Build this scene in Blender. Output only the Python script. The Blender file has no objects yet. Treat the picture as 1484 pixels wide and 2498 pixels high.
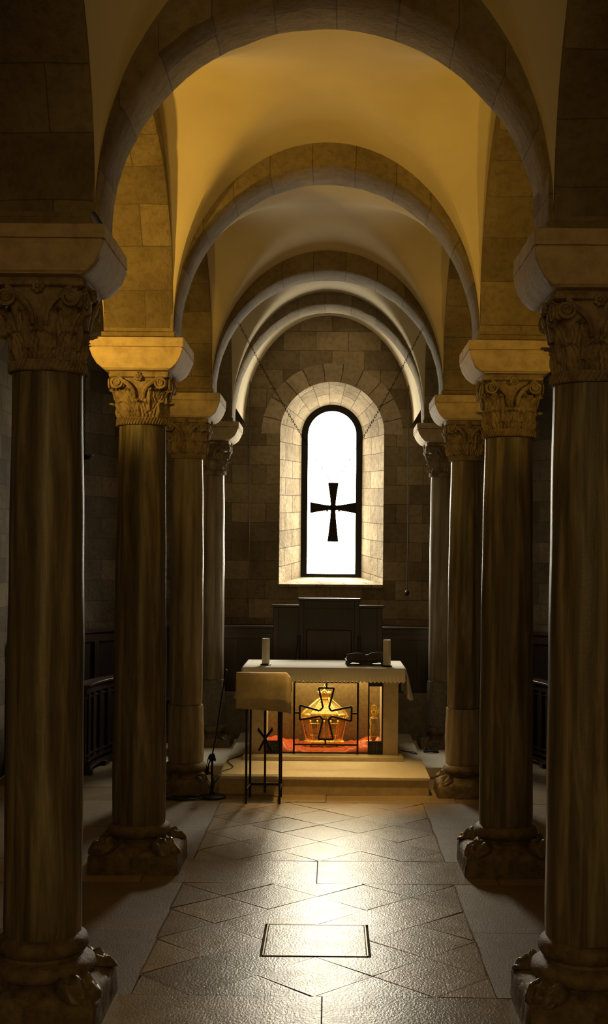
import bpy, math, random
from mathutils import Vector, Matrix
random.seed(7)
PI = math.pi
SC = bpy.context.scene
COL = SC.collection
H = 2.1            # camera height
F = 3000.0         # focal length in photograph pixels
CX = -0.045        # nave centre line

# ------------------------------------------------------------------ materials
MATS = {}
def newmat(name):
    m = bpy.data.materials.new(name); m.use_nodes = True
    nt = m.node_tree; nt.nodes.clear()
    out = nt.nodes.new('ShaderNodeOutputMaterial')
    b = nt.nodes.new('ShaderNodeBsdfPrincipled')
    nt.links.new(b.outputs[0], out.inputs[0])
    MATS[name] = m
    return m, nt, b
def N(nt, t, **kw):
    n = nt.nodes.new(t)
    for k, v in kw.items(): setattr(n, k, v)
    return n
def ramp(nt, fac, stops):
    r = N(nt, 'ShaderNodeValToRGB'); e = r.color_ramp.elements
    while len(e) < len(stops): e.new(0.5)
    for i, (p, c) in enumerate(stops):
        e[i].position = p; e[i].color = (c[0], c[1], c[2], 1)
    nt.links.new(fac, r.inputs[0]); return r.outputs[0]
def mixc(nt, fac, a, b, mode='MIX'):
    m = N(nt, 'ShaderNodeMix', data_type='RGBA', blend_type=mode)
    if isinstance(fac, float): m.inputs[0].default_value = fac
    else: nt.links.new(fac, m.inputs[0])
    for s, v in ((6, a), (7, b)):
        if isinstance(v, tuple): m.inputs[s].default_value = (*v, 1)
        else: nt.links.new(v, m.inputs[s])
    return m.outputs[2]
def noise(nt, vec, scale, detail=4, rough=.55, dist=0):
    n = N(nt, 'ShaderNodeTexNoise'); n.inputs['Scale'].default_value = scale
    n.inputs['Detail'].default_value = detail; n.inputs['Roughness'].default_value = rough
    n.inputs['Distortion'].default_value = dist
    if vec is not None: nt.links.new(vec, n.inputs['Vector'])
    return n.outputs['Fac']
def mapping(nt, vec, scale=(1, 1, 1)):
    m = N(nt, 'ShaderNodeMapping'); m.inputs['Scale'].default_value = scale
    nt.links.new(vec, m.inputs[0]); return m.outputs[0]
def bump(nt, b, h, strength=.5, dist=.01, prev=None):
    n = N(nt, 'ShaderNodeBump'); n.inputs['Strength'].default_value = strength
    n.inputs['Distance'].default_value = dist
    nt.links.new(h, n.inputs['Height'])
    if prev is not None: nt.links.new(prev, n.inputs['Normal'])
    nt.links.new(n.outputs[0], b.inputs['Normal']); return n.outputs[0]
def coord(nt, which='Object'):
    return N(nt, 'ShaderNodeTexCoord').outputs[which]

def ashlar(name, c1, c2, mortar, bw, rh, rough=.85, ms=.006, stain=(.42, .36, .3), off=.5):
    m, nt, b = newmat(name)
    uv = coord(nt, 'UV')
    n0 = noise(nt, uv, 3.0, 3)
    add = N(nt, 'ShaderNodeVectorMath', operation='MULTIPLY_ADD')
    nt.links.new(n0, add.inputs[0]); add.inputs[1].default_value = (.02, .02, 0); nt.links.new(uv, add.inputs[2])
    br = N(nt, 'ShaderNodeTexBrick'); nt.links.new(add.outputs[0], br.inputs['Vector'])
    br.offset = off; br.inputs['Scale'].default_value = 1
    br.inputs['Color1'].default_value = (*c1, 1); br.inputs['Color2'].default_value = (*c2, 1)
    br.inputs['Mortar'].default_value = (*mortar, 1)
    br.inputs['Mortar Size'].default_value = ms; br.inputs['Mortar Smooth'].default_value = .35
    br.inputs['Bias'].default_value = -.1
    br.inputs['Brick Width'].default_value = bw; br.inputs['Row Height'].default_value = rh
    oc = coord(nt, 'Object')
    big = noise(nt, oc, 1.7, 5, .6)
    sp = noise(nt, oc, 22, 5, .65)
    c = mixc(nt, ramp(nt, big, [(.35, (0, 0, 0)), (.7, (.75, .75, .75))]), br.outputs['Color'], stain, 'MULTIPLY')
    c = mixc(nt, ramp(nt, sp, [(.3, (.5, .5, .5)), (.55, (0, 0, 0))]), c, (.45, .4, .34), 'MULTIPLY')
    nt.links.new(c, b.inputs['Base Color'])
    b.inputs['Roughness'].default_value = rough
    b.inputs['Specular IOR Level'].default_value = .3
    n1 = bump(nt, b, br.outputs['Fac'], -.45, .010)
    # brick Fac is 1 on mortar
    n2 = bump(nt, b, noise(nt, oc, 8, 7, .65), .6, .04, n1)
    bump(nt, b, noise(nt, oc, 55, 5, .7), .6, .008, n2)
    return m
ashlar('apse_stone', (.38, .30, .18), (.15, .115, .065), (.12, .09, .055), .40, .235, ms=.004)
ashlar('shaded_side_stone', (.20, .16, .10), (.08, .065, .04), (.07, .055, .035), .40, .235, ms=.004)  # apse stone repeated darker: the aisle shade is put into its colour
ashlar('arch_stone', (.33, .27, .165), (.175, .14, .085), (.15, .12, .075), .60, .29, ms=.004)
ashlar('reveal_stone', (.36, .29, .19), (.22, .175, .11), (.09, .07, .045), .34, .22, ms=.006)
ashlar('voussoir_stone', (.50, .41, .28), (.34, .27, .18), (.12, .09, .06), 1.6, .22, ms=.007)

def shaftmat(name, ca, cb, cc, sx=14, sz=.9, rough=.42):
    m, nt, b = newmat(name)
    oc = coord(nt)
    st = noise(nt, mapping(nt, oc, (sx, sx, sz)), 1, 6, .6, .6)
    st2 = noise(nt, mapping(nt, oc, (sx * 2.5, sx * 2.5, sz * 1.4)), 1, 4, .6)
    big = noise(nt, mapping(nt, oc, (3, 3, 1.2)), 1, 4)
    c = ramp(nt, st, [(.32, ca), (.5, cb), (.68, cc)])
    c = mixc(nt, ramp(nt, st2, [(.45, (0, 0, 0)), (.75, (.5, .5, .5))]), c, (.55, .48, .38), 'MULTIPLY')
    c = mixc(nt, ramp(nt, big, [(.4, (0, 0, 0)), (.7, (.6, .6, .6))]), c, (.5, .42, .34), 'MULTIPLY')
    nt.links.new(c, b.inputs['Base Color'])
    nt.links.new(ramp(nt, st2, [(.3, (rough - .08,) * 3), (.7, (rough + .15,) * 3)]), b.inputs['Roughness'])
    n1 = bump(nt, b, st, .35, .01)
    bump(nt, b, noise(nt, oc, 70, 4, .7), .35, .004, n1)
    return m
shaftmat('shaft_marble', (.075, .064, .045), (.19, .165, .115), (.42, .375, .27))
shaftmat('shaft_marble_pale', (.18, .155, .115), (.30, .26, .19), (.46, .41, .31))
shaftmat('drum_granite', (.16, .15, .13), (.24, .22, .19), (.30, .28, .25), 30, 28, .6)
def carved(name, base, dark, rough, bs=.6):
    m, nt, b = newmat(name)
    oc = coord(nt)
    n = noise(nt, oc, 14, 6, .65)
    c = ramp(nt, n, [(.32, dark), (.6, base)])
    nt.links.new(c, b.inputs['Base Color']); b.inputs['Roughness'].default_value = rough
    n1 = bump(nt, b, noise(nt, oc, 26, 6, .7), bs, .012)
    bump(nt, b, noise(nt, oc, 90, 4, .7), bs * .7, .005, n1)
    return m
carved('capital_stone', (.36, .28, .18), (.14, .10, .065), .8)
carved('impost_stone', (.56, .45, .28), (.40, .31, .19), .8, .35)
carved('base_stone', (.26, .20, .13), (.10, .075, .05), .55, .9)
carved('worn_base_stone', (.20, .16, .12), (.07, .055, .04), .14, .35)
carved('grey_stone', (.30, .27, .22), (.20, .17, .13), .75, .5)

def plaster():
    m, nt, b = newmat('vault_plaster')
    oc = coord(nt)
    c = ramp(nt, noise(nt, oc, 1.4, 4), [(.35, (.60, .52, .38)), (.65, (.70, .62, .46))])
    nt.links.new(c, b.inputs['Base Color']); b.inputs['Roughness'].default_value = .95
    b.inputs['Specular IOR Level'].default_value = .1
    bump(nt, b, noise(nt, oc, 30, 5, .6), .2, .006)
plaster()

def floormat(name, lo, hi, r0, r1):
    m, nt, b = newmat(name)
    oc = coord(nt)
    at = N(nt, 'ShaderNodeAttribute'); at.attribute_name = 'tone'
    c = ramp(nt, noise(nt, oc, 3.2, 6, .6), [(.3, lo), (.7, hi)])
    c = mixc(nt, ramp(nt, noise(nt, oc, 40, 4, .7), [(.3, (.45, .45, .45)), (.5, (0, 0, 0))]), c, (.6, .52, .42), 'MULTIPLY')
    tone = N(nt, 'ShaderNodeMapRange'); nt.links.new(at.outputs['Fac'], tone.inputs[0])
    tone.inputs[3].default_value = .62; tone.inputs[4].default_value = 1.15
    cc = N(nt, 'ShaderNodeVectorMath', operation='SCALE'); nt.links.new(c, cc.inputs[0]); nt.links.new(tone.outputs[0], cc.inputs['Scale'])
    nt.links.new(cc.outputs[0], b.inputs['Base Color'])
    nt.links.new(ramp(nt, noise(nt, oc, 6, 5, .6), [(.3, (r0,) * 3), (.7, (r1,) * 3)]), b.inputs['Roughness'])
    b.inputs['Specular IOR Level'].default_value = .38
    n1 = bump(nt, b, noise(nt, oc, 5, 3), .12, .02)
    bump(nt, b, noise(nt, mapping(nt, oc, (1, .6, 1)), 80, 3, .6), .5, .004, n1)
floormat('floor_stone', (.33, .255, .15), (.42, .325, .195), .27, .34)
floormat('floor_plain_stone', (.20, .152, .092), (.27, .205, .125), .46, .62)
floormat('dais_marble', (.76, .69, .54), (.84, .78, .64), .35, .5)

def flat(name, col, rough=.5, metal=0.0, nscale=None, var=.25, bs=0.0, spec=None):
    m, nt, b = newmat(name)
    if nscale:
        oc = coord(nt)
        n = noise(nt, oc, nscale, 5, .6)
        c = ramp(nt, n, [(.3, tuple(x * (1 - var) for x in col)), (.7, tuple(min(1, x * (1 + var)) for x in col))])
        nt.links.new(c, b.inputs['Base Color'])
        if bs: bump(nt, b, n, bs, .006)
    else: b.inputs['Base Color'].default_value = (*col, 1)
    b.inputs['Roughness'].default_value = rough; b.inputs['Metallic'].default_value = metal
    if spec is not None: b.inputs['Specular IOR Level'].default_value = spec
    return m
flat('grout', (.07, .05, .035), .9, nscale=40)
flat('black_iron', (.012, .011, .010), .42, .6, nscale=60, bs=.15)
flat('black_panel', (.010, .009, .009), .35, .3, nscale=50)
flat('gold', (.90, .60, .18), .26, 1.0, nscale=38, var=.3, bs=.5)
flat('niche_back', (.15, .10, .035), .45, .3, nscale=25, var=.3, bs=.2)
flat('gold_aged', (.40, .27, .085), .48, .5, nscale=45, var=.45, bs=.6)
flat('gold_dull', (.42, .29, .10), .5, .35, nscale=30, var=.3, bs=.25)
flat('brass', (.16, .12, .06), .35, .9, nscale=50)
flat('candle_wax', (.74, .66, .48), .55, nscale=12, var=.06)
flat('dish_dark', (.05, .045, .03), .4, .5, nscale=30)
flat('altar_stone', (.50, .41, .26), .6, nscale=16, var=.14, bs=.15)
flat('cloth_white', (.80, .76, .66), .85, nscale=120, var=.06, bs=.2)
flat('cloth_parchment', (.66, .55, .32), .8, nscale=16, var=.14, bs=.15)
flat('satin_red', (.75, .13, .035), .34, nscale=10, var=.3, bs=.1)
flat('leather_dark', (.035, .028, .02), .38, nscale=40, var=.5, bs=.6)
flat('paper', (.62, .58, .48), .8, nscale=60, var=.05)
flat('cable_black', (.012, .012, .012), .5, nscale=30)
flat('cable_dark', (.05, .04, .03), .6, nscale=30)
flat('wick', (.02, .02, .02), .9, nscale=30)
def wood(name, a, bcol, rough):
    m, nt, b = newmat(name)
    oc = coord(nt)
    n = noise(nt, mapping(nt, oc, (26, 26, 2.2)), 1, 5, .6, .8)
    nt.links.new(ramp(nt, n, [(.3, a), (.7, bcol)]), b.inputs['Base Color'])
    b.inputs['Roughness'].default_value = rough
    bump(nt, b, n, .15, .003)
wood('dark_wood', (.009, .005, .0035), (.022, .011, .007), .34)
wood('red_wood', (.018, .007, .0045), (.042, .017, .011), .32)
wood('black_wood', (.008, .007, .006), (.018, .016, .014), .4)
m, nt, b = newmat('window_glass')
mx = N(nt, 'ShaderNodeMixShader'); tr = N(nt, 'ShaderNodeBsdfTransparent'); gl = N(nt, 'ShaderNodeBsdfGlossy')
gl.inputs['Roughness'].default_value = .05; tr.inputs[0].default_value = (.96, .96, .94, 1)
fr = N(nt, 'ShaderNodeFresnel'); fr.inputs[0].default_value = 1.45
nt.links.new(fr.outputs[0], mx.inputs[0]); nt.links.new(tr.outputs[0], mx.inputs[1]); nt.links.new(gl.outputs[0], mx.inputs[2])
nt.links.new(mx.outputs[0], [n for n in nt.nodes if n.type == 'OUTPUT_MATERIAL'][0].inputs[0])
m, nt, b = newmat('frosted_daylight_glass')
em = N(nt, 'ShaderNodeEmission'); em.inputs[0].default_value = (1, .91, .69, 1); em.inputs[1].default_value = 25
nt.links.new(em.outputs[0], [n for n in nt.nodes if n.type == 'OUTPUT_MATERIAL'][0].inputs[0])
m, nt, b = newmat('led_glow')
em = N(nt, 'ShaderNodeEmission'); em.inputs[0].default_value = (1, .78, .36, 1); em.inputs[1].default_value = 60
nt.links.new(em.outputs[0], [n for n in nt.nodes if n.type == 'OUTPUT_MATERIAL'][0].inputs[0])

# ------------------------------------------------------------------ mesh helpers
class MB:
    def __init__(s): s.v = []; s.f = []; s.uv = []; s.t = []; s.tone = 0.5
    def face(s, pts, uvs=None):
        i = len(s.v); s.v += [tuple(p) for p in pts]
        s.f.append(tuple(range(i, i + len(pts))))
        s.uv.append(uvs or [(0, 0)] * len(pts)); s.t.append(s.tone)
    def grid(s, rows, closed=False, uvf=None, flip=False):
        """rows: list of lists of points; quads between"""
        i0 = len(s.v); n = len(rows[0])
        for r in rows: s.v += [tuple(p) for p in r]
        for a in range(len(rows) - 1):
            for b in range(n if closed else n - 1):
                b2 = (b + 1) % n
                q = (i0 + a * n + b, i0 + a * n + b2, i0 + (a + 1) * n + b2, i0 + (a + 1) * n + b)
                if flip: q = q[::-1]
                s.f.append(q); s.t.append(s.tone)
                if uvf:
                    c = [uvf(a, b), uvf(a, b + 1), uvf(a + 1, b + 1), uvf(a + 1, b)]
                    s.uv.append(c[::-1] if flip else c)
                else: s.uv.append([(0, 0)] * 4)
    def box(s, x0, x1, y0, y1, z0, z1, tr=None):
        P = [(x, y, z) for z in (z0, z1) for y in (y0, y1) for x in (x0, x1)]
        if tr: P = [tr(p) for p in P]
        i = len(s.v); s.v += [tuple(p) for p in P]
        for q in ((0, 2, 3, 1), (4, 5, 7, 6), (0, 1, 5, 4), (2, 6, 7, 3), (0, 4, 6, 2), (1, 3, 7, 5)):
            s.f.append(tuple(i + k for k in q)); s.t.append(s.tone)
            nq = []
            for k in q:
                x, y, z = P[k]
                nq.append((x, z) if q in ((0, 1, 5, 4), (2, 6, 7, 3)) else ((y, z) if q in ((0, 4, 6, 2), (1, 3, 7, 5)) else (x, y)))
            s.uv.append(nq)
    def bar(s, p, q, w, d=None):
        """rectangular bar between points"""
        p, q = Vector(p), Vector(q); a = (q - p).normalized()
        up = Vector((0, 1, 0)) if abs(a.y) < .9 else Vector((0, 0, 1))
        u = a.cross(up).normalized() * w / 2; v = a.cross(u).normalized() * (d or w) / 2
        r = [[p + u + v, p - u + v, p - u - v, p + u - v], [q + u + v, q - u + v, q - u - v, q + u - v]]
        s.grid(r, closed=True); s.face(r[0]); s.face(r[1][::-1])
    def tube(s, pts, r, n=8, cap=True):
        pts = [Vector(p) for p in pts]; rows = []; prev = None
        for i, p in enumerate(pts):
            t = (pts[min(i + 1, len(pts) - 1)] - pts[max(i - 1, 0)])
            t = t.normalized() if t.length > 1e-9 else Vector((0, 0, 1))
            if prev is None:
                up = Vector((0, 0, 1)) if abs(t.z) < .9 else Vector((1, 0, 0)); u = t.cross(up).normalized()
            else: u = (prev - t * prev.dot(t)).normalized()
            prev = u; v = t.cross(u)
            rr = r[i] if isinstance(r, (list, tuple)) else r
            rows.append([p + (u * math.cos(a) + v * math.sin(a)) * rr for a in [2 * PI * k / n for k in range(n)]])
        s.grid(rows, closed=True)
        if cap: s.face(rows[0][::-1]); s.face(rows[-1])
    def lathe(s, prof, n=32, c=(0, 0, 0), wob=0.0, cap=True):
        rows = []
        for r, z in prof:
            rows.append([(c[0] + r * math.cos(a) * (1 + wob * math.sin(3 * a + z * 5)), c[1] + r * math.sin(a) * (1 + wob * math.sin(2 * a + z * 9)), c[2] + z)
                         for a in [2 * PI * k / n for k in range(n)]])
        s.grid(rows, closed=True)
        if cap: s.face(rows[0][::-1]); s.face(rows[-1])
    def prism(s, poly, fn, d0, d1):
        """poly 2D; fn(a,b,d)->3D"""
        A = [fn(a, b, d0) for a, b in poly]; B = [fn(a, b, d1) for a, b in poly]
        s.grid([A, B], closed=True); s.face(A[::-1]); s.face(B)
    def blob(s, c, rx, ry, rz, n=12, rot=0.0, amp=0.0, seed=0):
        rows = []
        for i in range(n // 2 + 1):
            ph = -PI / 2 + PI * i / (n // 2); row = []
            for k in range(n):
                a = 2 * PI * k / n
                q = 1 + amp * math.sin(5 * a + seed) * math.cos(3 * ph + seed)
                x, y, z = rx * math.cos(ph) * math.cos(a) * q, ry * math.cos(ph) * math.sin(a) * q, rz * math.sin(ph)
                row.append((c[0] + x * math.cos(rot) - y * math.sin(rot), c[1] + x * math.sin(rot) + y * math.cos(rot), c[2] + z))
            rows.append(row)
        s.grid(rows, closed=True)
    def build(s, name, mat, parent=None, smooth=35, loc=None, bevel=0):
        me = bpy.data.meshes.new(name)
        me.from_pydata(s.v, [], s.f)
        uvl = me.uv_layers.new(name='UVMap'); k = 0
        flatuv = []
        for u in s.uv:
            for c in u: flatuv += [c[0], c[1]]
        uvl.data.foreach_set('uv', flatuv)
        at = me.attributes.new('tone', 'FLOAT', 'FACE'); at.data.foreach_set('value', s.t)
        me.materials.append(MATS[mat])
        if smooth:
            import bmesh
            bm = bmesh.new(); bm.from_mesh(me); bmesh.ops.remove_doubles(bm, verts=bm.verts, dist=1e-5)
            bmesh.ops.recalc_face_normals(bm, faces=bm.faces) if smooth > 0 else None
            bm.to_mesh(me); bm.free()
            me.polygons.foreach_set('use_smooth', [True] * len(me.polygons))
            me.set_sharp_from_angle(angle=math.radians(abs(smooth)))
        o = bpy.data.objects.new(name, me); COL.objects.link(o)
        if parent: o.parent = parent
        if loc: o.location = loc
        if bevel:
            bv = o.modifiers.new('bevel', 'BEVEL'); bv.width = bevel; bv.segments = 2; bv.limit_method = 'ANGLE'
        return o
def tag(o, label=None, cat=None, group=None, kind=None):
    if label: o['label'] = label
    if cat: o['category'] = cat
    if group: o['group'] = group
    if kind: o['kind'] = kind
    return o
def empty(name, loc, label, cat, group=None, rz=0):
    o = bpy.data.objects.new(name, None); COL.objects.link(o); o.location = loc; o.rotation_euler = (0, 0, rz)
    o.empty_display_size = .1
    return tag(o, label, cat, group)

# ------------------------------------------------------------------ layout
XL, XR = -1.31, 1.22
YS = [5.74, 8.49, 11.19, 13.40]
PH = .235            # half width of the square springer
ZP = 3.62            # top of impost blocks
ZT = 5.30            # hidden top of arches
RW = 3.10; CY = 12.17; YW = 15.104
xl, xr = CX - RW, CX + RW

# ------------------------------------------------------------------ floor
def clip(poly, x0, x1, y0, y1):
    def cut(P, ins, inter):
        R = []
        for i in range(len(P)):
            a, b_ = P[i], P[(i + 1) % len(P)]
            if ins(a):
                R.append(a)
                if not ins(b_): R.append(inter(a, b_))
            elif ins(b_): R.append(inter(a, b_))
        return R
    def ix(X): return lambda a, b_: (X, a[1] + (b_[1] - a[1]) * (X - a[0]) / (b_[0] - a[0]))
    def iy(Y): return lambda a, b_: (a[0] + (b_[0] - a[0]) * (Y - a[1]) / (b_[1] - a[1]), Y)
    P = poly
    for ins, it in ((lambda p: p[0] >= x0, ix(x0)), (lambda p: p[0] <= x1, ix(x1)), (lambda p: p[1] >= y0, iy(y0)), (lambda p: p[1] <= y1, iy(y1))):
        if len(P) < 3: return []
        P = cut(P, ins, it)
    return P
def tile(mb, poly, rnd, gap=.0034, tilt=.0085, tones=(0, 1)):
    if len(poly) < 3: return
    A = sum(poly[i][0] * poly[(i + 1) % len(poly)][1] - poly[(i + 1) % len(poly)][0] * poly[i][1] for i in range(len(poly))) / 2
    if abs(A) < .002: return
    if A < 0: poly = poly[::-1]
    cx = sum(p[0] for p in poly) / len(poly); cy = sum(p[1] for p in poly) / len(poly)
    n = len(poly); ins = []
    for i in range(n):
        p0, p1, p2 = Vector(poly[i - 1]), Vector(poly[i]), Vector(poly[(i + 1) % n])
        e1 = (p1 - p0).normalized(); e2 = (p2 - p1).normalized()
        n1 = Vector((-e1.y, e1.x)); n2 = Vector((-e2.y, e2.x))
        bis = n1 + n2
        bis = bis / max(.3, bis.dot(n1)) if bis.length > 1e-6 else n1
        ins.append(p1 + bis * gap)
    tx, ty = rnd.uniform(-tilt, tilt), rnd.uniform(-tilt, tilt)
    mb.tone = rnd.uniform(*tones)
    top = [(p.x, p.y, (p.x - cx) * tx + (p.y - cy) * ty - .001) for p in ins]
    bot = [(p.x, p.y, -.012) for p in ins]
    mb.face(top, [(p.x, p.y) for p in ins]); 
    mb.grid([bot, top], closed=True)
rf = random.Random(5)
D = .59; FX0, FX1 = CX - .02 - 1.5 * D, CX - .02 + 1.5 * D
fxc = (FX0 + FX1) / 2
BANDS = [(2.6, 3.25), (5.32, 5.94), (8.02, 8.63), (10.72, 11.36)]
mb = MB(); mp = MB()
for k in range(3):
    y0, y1 = BANDS[k][1], BANDS[k + 1][0]
    for i in range(-3, 4):
        for j in range(0, 11):
            cx = fxc + i * D / 2; cy = y0 + j * D / 2
            if (i + j) % 2 == 0: continue
            P = [(cx - D / 2, cy), (cx, cy - D / 2), (cx + D / 2, cy), (cx, cy + D / 2)]
            if k == 1 and i == 0 and abs(cy - (y0 + 1.5 * D)) < .01: continue
            if k == 1 and abs(i) == 1 and (abs(cy - (y0 + D)) < .01 or abs(cy - (y0 + 2 * D)) < .01):
                h = D / 2; sx_ = -i; sy_ = 1 if abs(cy - (y0 + D)) < .01 else -1     # quadrant taken by the plate
                P = [(cx, cy), (cx, cy + sy_ * h), (cx - sx_ * h, cy), (cx, cy - sy_ * h), (cx + sx_ * h, cy)]
                tile(mb, P, rf); continue
            tile(mb, clip(P, FX0, FX1, y0, y1), rf)
for k in range(4):
    y0, y1 = BANDS[k]
    sx = fxc + (.04 if k % 2 else -.01)
    for a, b_ in ((xl, -2.3), (-2.3, FX0 - .28), (FX0 - .28, sx), (sx, FX1 + .3), (FX1 + .3, 2.2), (2.2, xr)):
        tile(mb, [(a, y0), (b_, y0), (b_, y1), (a, y1)], rf)
mb.build('floor', 'floor_stone', smooth=0)
COL.objects['floor']['kind'] = 'structure'
# plain side strips and the rest
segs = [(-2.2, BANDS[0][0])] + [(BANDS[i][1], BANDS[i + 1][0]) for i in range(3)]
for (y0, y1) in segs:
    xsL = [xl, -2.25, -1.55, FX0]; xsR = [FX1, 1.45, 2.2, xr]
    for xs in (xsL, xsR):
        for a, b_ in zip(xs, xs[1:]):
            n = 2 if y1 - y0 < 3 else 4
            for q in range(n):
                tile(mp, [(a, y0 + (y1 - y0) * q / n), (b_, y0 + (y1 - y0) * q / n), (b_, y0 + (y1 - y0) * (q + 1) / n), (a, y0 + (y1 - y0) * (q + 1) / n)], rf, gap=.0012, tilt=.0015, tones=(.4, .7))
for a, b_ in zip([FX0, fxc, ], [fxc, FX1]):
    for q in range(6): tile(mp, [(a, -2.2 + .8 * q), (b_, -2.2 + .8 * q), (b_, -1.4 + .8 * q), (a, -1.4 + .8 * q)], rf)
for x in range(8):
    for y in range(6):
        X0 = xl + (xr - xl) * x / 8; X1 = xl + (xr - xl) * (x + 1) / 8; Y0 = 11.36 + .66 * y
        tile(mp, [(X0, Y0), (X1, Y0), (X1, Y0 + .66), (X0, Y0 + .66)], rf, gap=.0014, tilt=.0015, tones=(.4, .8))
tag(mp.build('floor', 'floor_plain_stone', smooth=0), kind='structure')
mb = MB(); mb.box(xl - .5, xr + .5, -2.7, 16.2, -.10, -.009)
tag(mb.build('floor', 'grout', smooth=0), kind='structure')

pl = empty('floor_plate', (fxc, BANDS[1][1] + 1.5 * D, 0), 'square stone inspection plate with dark metal rim set in the diamond floor', 'floor plate')
mb = MB(); q = D / 2 - .012; mb.tone = .75; mb.box(-q + .012, q - .012, -q + .008, q - .008, -.012, .0012)
mb.build('plate', 'floor_stone', pl, smooth=0)
mb = MB(); w = .007
for a, b_, c, d in ((-q, q, -q, -q + w), (-q, q, q - w, q), (-q, -q + w, -q, q), (q - w, q, -q, q)): mb.box(a, b_, c, d, -.012, .003)
mb.build('rim', 'brass', pl, smooth=0)
bpy.context.view_layer.update()

# ------------------------------------------------------------------ vault, arches
def web(mb, x0, x1, y0, y1, zb, zc, n=22, uvs=1):
    cx, cy, a, b_ = (x0 + x1) / 2, (y0 + y1) / 2, (x1 - x0) / 2, (y1 - y0) / 2
    N2 = 2 * n; par = [math.sin(PI / 2 * (-1 + i / n)) for i in range(N2 + 1)]
    V = []
    for v in par:
        row = []
        for u in par:
            e1 = math.sqrt(max(0, 1 - u * u)); e2 = math.sqrt(max(0, 1 - v * v))
            m_ = (e1 + e2 + math.sqrt((e1 - e2) ** 2 + .0035)) / 2 - .0295
            row.append((cx + u * a, cy + v * b_, zb + (zc - zb) * m_))
        V.append(row)
    base = len(mb.v)
    for r in V: mb.v += r
    for i in range(N2):
        for k in range(N2):
            q = [base + i * (N2 + 1) + k, base + i * (N2 + 1) + k + 1, base + (i + 1) * (N2 + 1) + k + 1, base + (i + 1) * (N2 + 1) + k]
            q = q[::-1]          # facing down
            same = (i < n) == (k < n)
            tris = ((0, 1, 2), (0, 2, 3)) if not same else ((1, 2, 3), (1, 3, 0))
            # q reversed = [3,2,1,0]; diagonal of the bay runs 0-2 when same
            for t in tris: mb.f.append(tuple(q[x] for x in t)); mb.uv.append([(0, 0)] * 3); mb.t.append(mb.tone)
def tarch(name, x0, x1, yc, th, zs, zc, label, cat, group, ztop=ZT, mat='arch_stone', n=40, jag=.006, seed=0):
    """arch spanning x0..x1 at y=yc: stones between the soffit and the hidden top"""
    r_ = random.Random(seed); cx = (x0 + x1) / 2; a = (x1 - x0) / 2; mb = MB()
    ang = [PI - PI * i / n for i in range(n + 1)]
    jf = [r_.uniform(-jag, jag) for _ in ang]; jb = [r_.uniform(-jag, jag) for _ in ang]; jm = [r_.uniform(-jag * .5, jag) for _ in ang]
    def pt(i, y, dr=0.0):
        e = 0 if i in (0, n) else 1
        return (cx + (a + (dr) * e) * math.cos(ang[i]), y, zs + (zc - zs + dr * e) * math.sin(ang[i]))
    yf, yb = yc - th / 2, yc + th / 2
    al = [0]
    for i in range(n):
        p, q_ = Vector(pt(i, 0)), Vector(pt(i + 1, 0)); al.append(al[-1] + (p - q_).length)
    rows = [[pt(i, yf, jf[i] + .012) for i in range(n + 1)], [pt(i, yf + .022, jf[i] * .3) for i in range(n + 1)], [pt(i, yc, -.006 + jm[i]) for i in range(n + 1)],
            [pt(i, yb - .022, jb[i] * .3) for i in range(n + 1)], [pt(i, yb, jb[i] + .012) for i in range(n + 1)]]
    ys = [0, .022, th / 2, th - .022, th]
    mb.grid(rows, uvf=lambda A, B: (ys[A] + .1, al[B] + seed * .37))
    for y, row, fl in ((yf, rows[0], False), (yb, rows[-1], True)):
        top = []
        for i in range(n + 1):
            # radial lines outwards, clipped at the top
            px, pz = row[i][0], row[i][2]; top.append((px, y, ztop))
        mb.grid([row, top], flip=not fl, uvf=lambda A, B: (A * .8 + .3, al[B] + seed * .37))
    o = mb.build(name, mat, smooth=50)
    return tag(o, label, cat, group)
def larch(name, xc, th, y0, y1, zs, zc, label, cat, group, seed=0, n=36):
    """same arch turned to run along the nave"""
    o = tarch(name, -(y1 - y0) / 2, (y1 - y0) / 2, 0, th, zs, zc, label, cat, group, seed=seed, n=n)
    for v in o.data.vertices:
        x, y, z = v.co; v.co = (-y, x, z)
    o.location = (xc, (y0 + y1) / 2, 0)
    return o
T = .44
nx0, nx1 = XL + PH, XR - PH
AP = [4.67, 4.76, 4.70, 4.85]
ordn = ['nearest', 'second', 'third', 'farthest']
descA = ['wide stone arch crossing the nave overhead, cut by the top of the picture',
         'second stone arch across the nave, below the amber vault',
         'third stone arch across the nave, dark face with pale worn edge',
         'farthest and smallest stone arch, in front of the window wall']
for k, y in enumerate(YS):
    tarch('stone_arch', nx0, nx1, y, T, 3.66, AP[k], descA[k], 'arch', 'transverse arches over the nave', seed=k + 1, jag=.009)
    tarch('aisle_arch', xl, XL - PH, y, T, 3.66, 4.55, 'stone arch over the left aisle beside the %s left column' % ordn[k], 'arch', 'aisle arches', seed=k + 10)
    tarch('aisle_arch', XR + PH, xr, y, T, 3.66, 4.55, 'stone arch over the right aisle beside the %s right column' % ordn[k], 'arch', 'aisle arches', seed=k + 20)
ye = [3.04] + YS + [15.9]
wc = [4.95, 4.955, 4.91, 5.03, 5.12]
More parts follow.
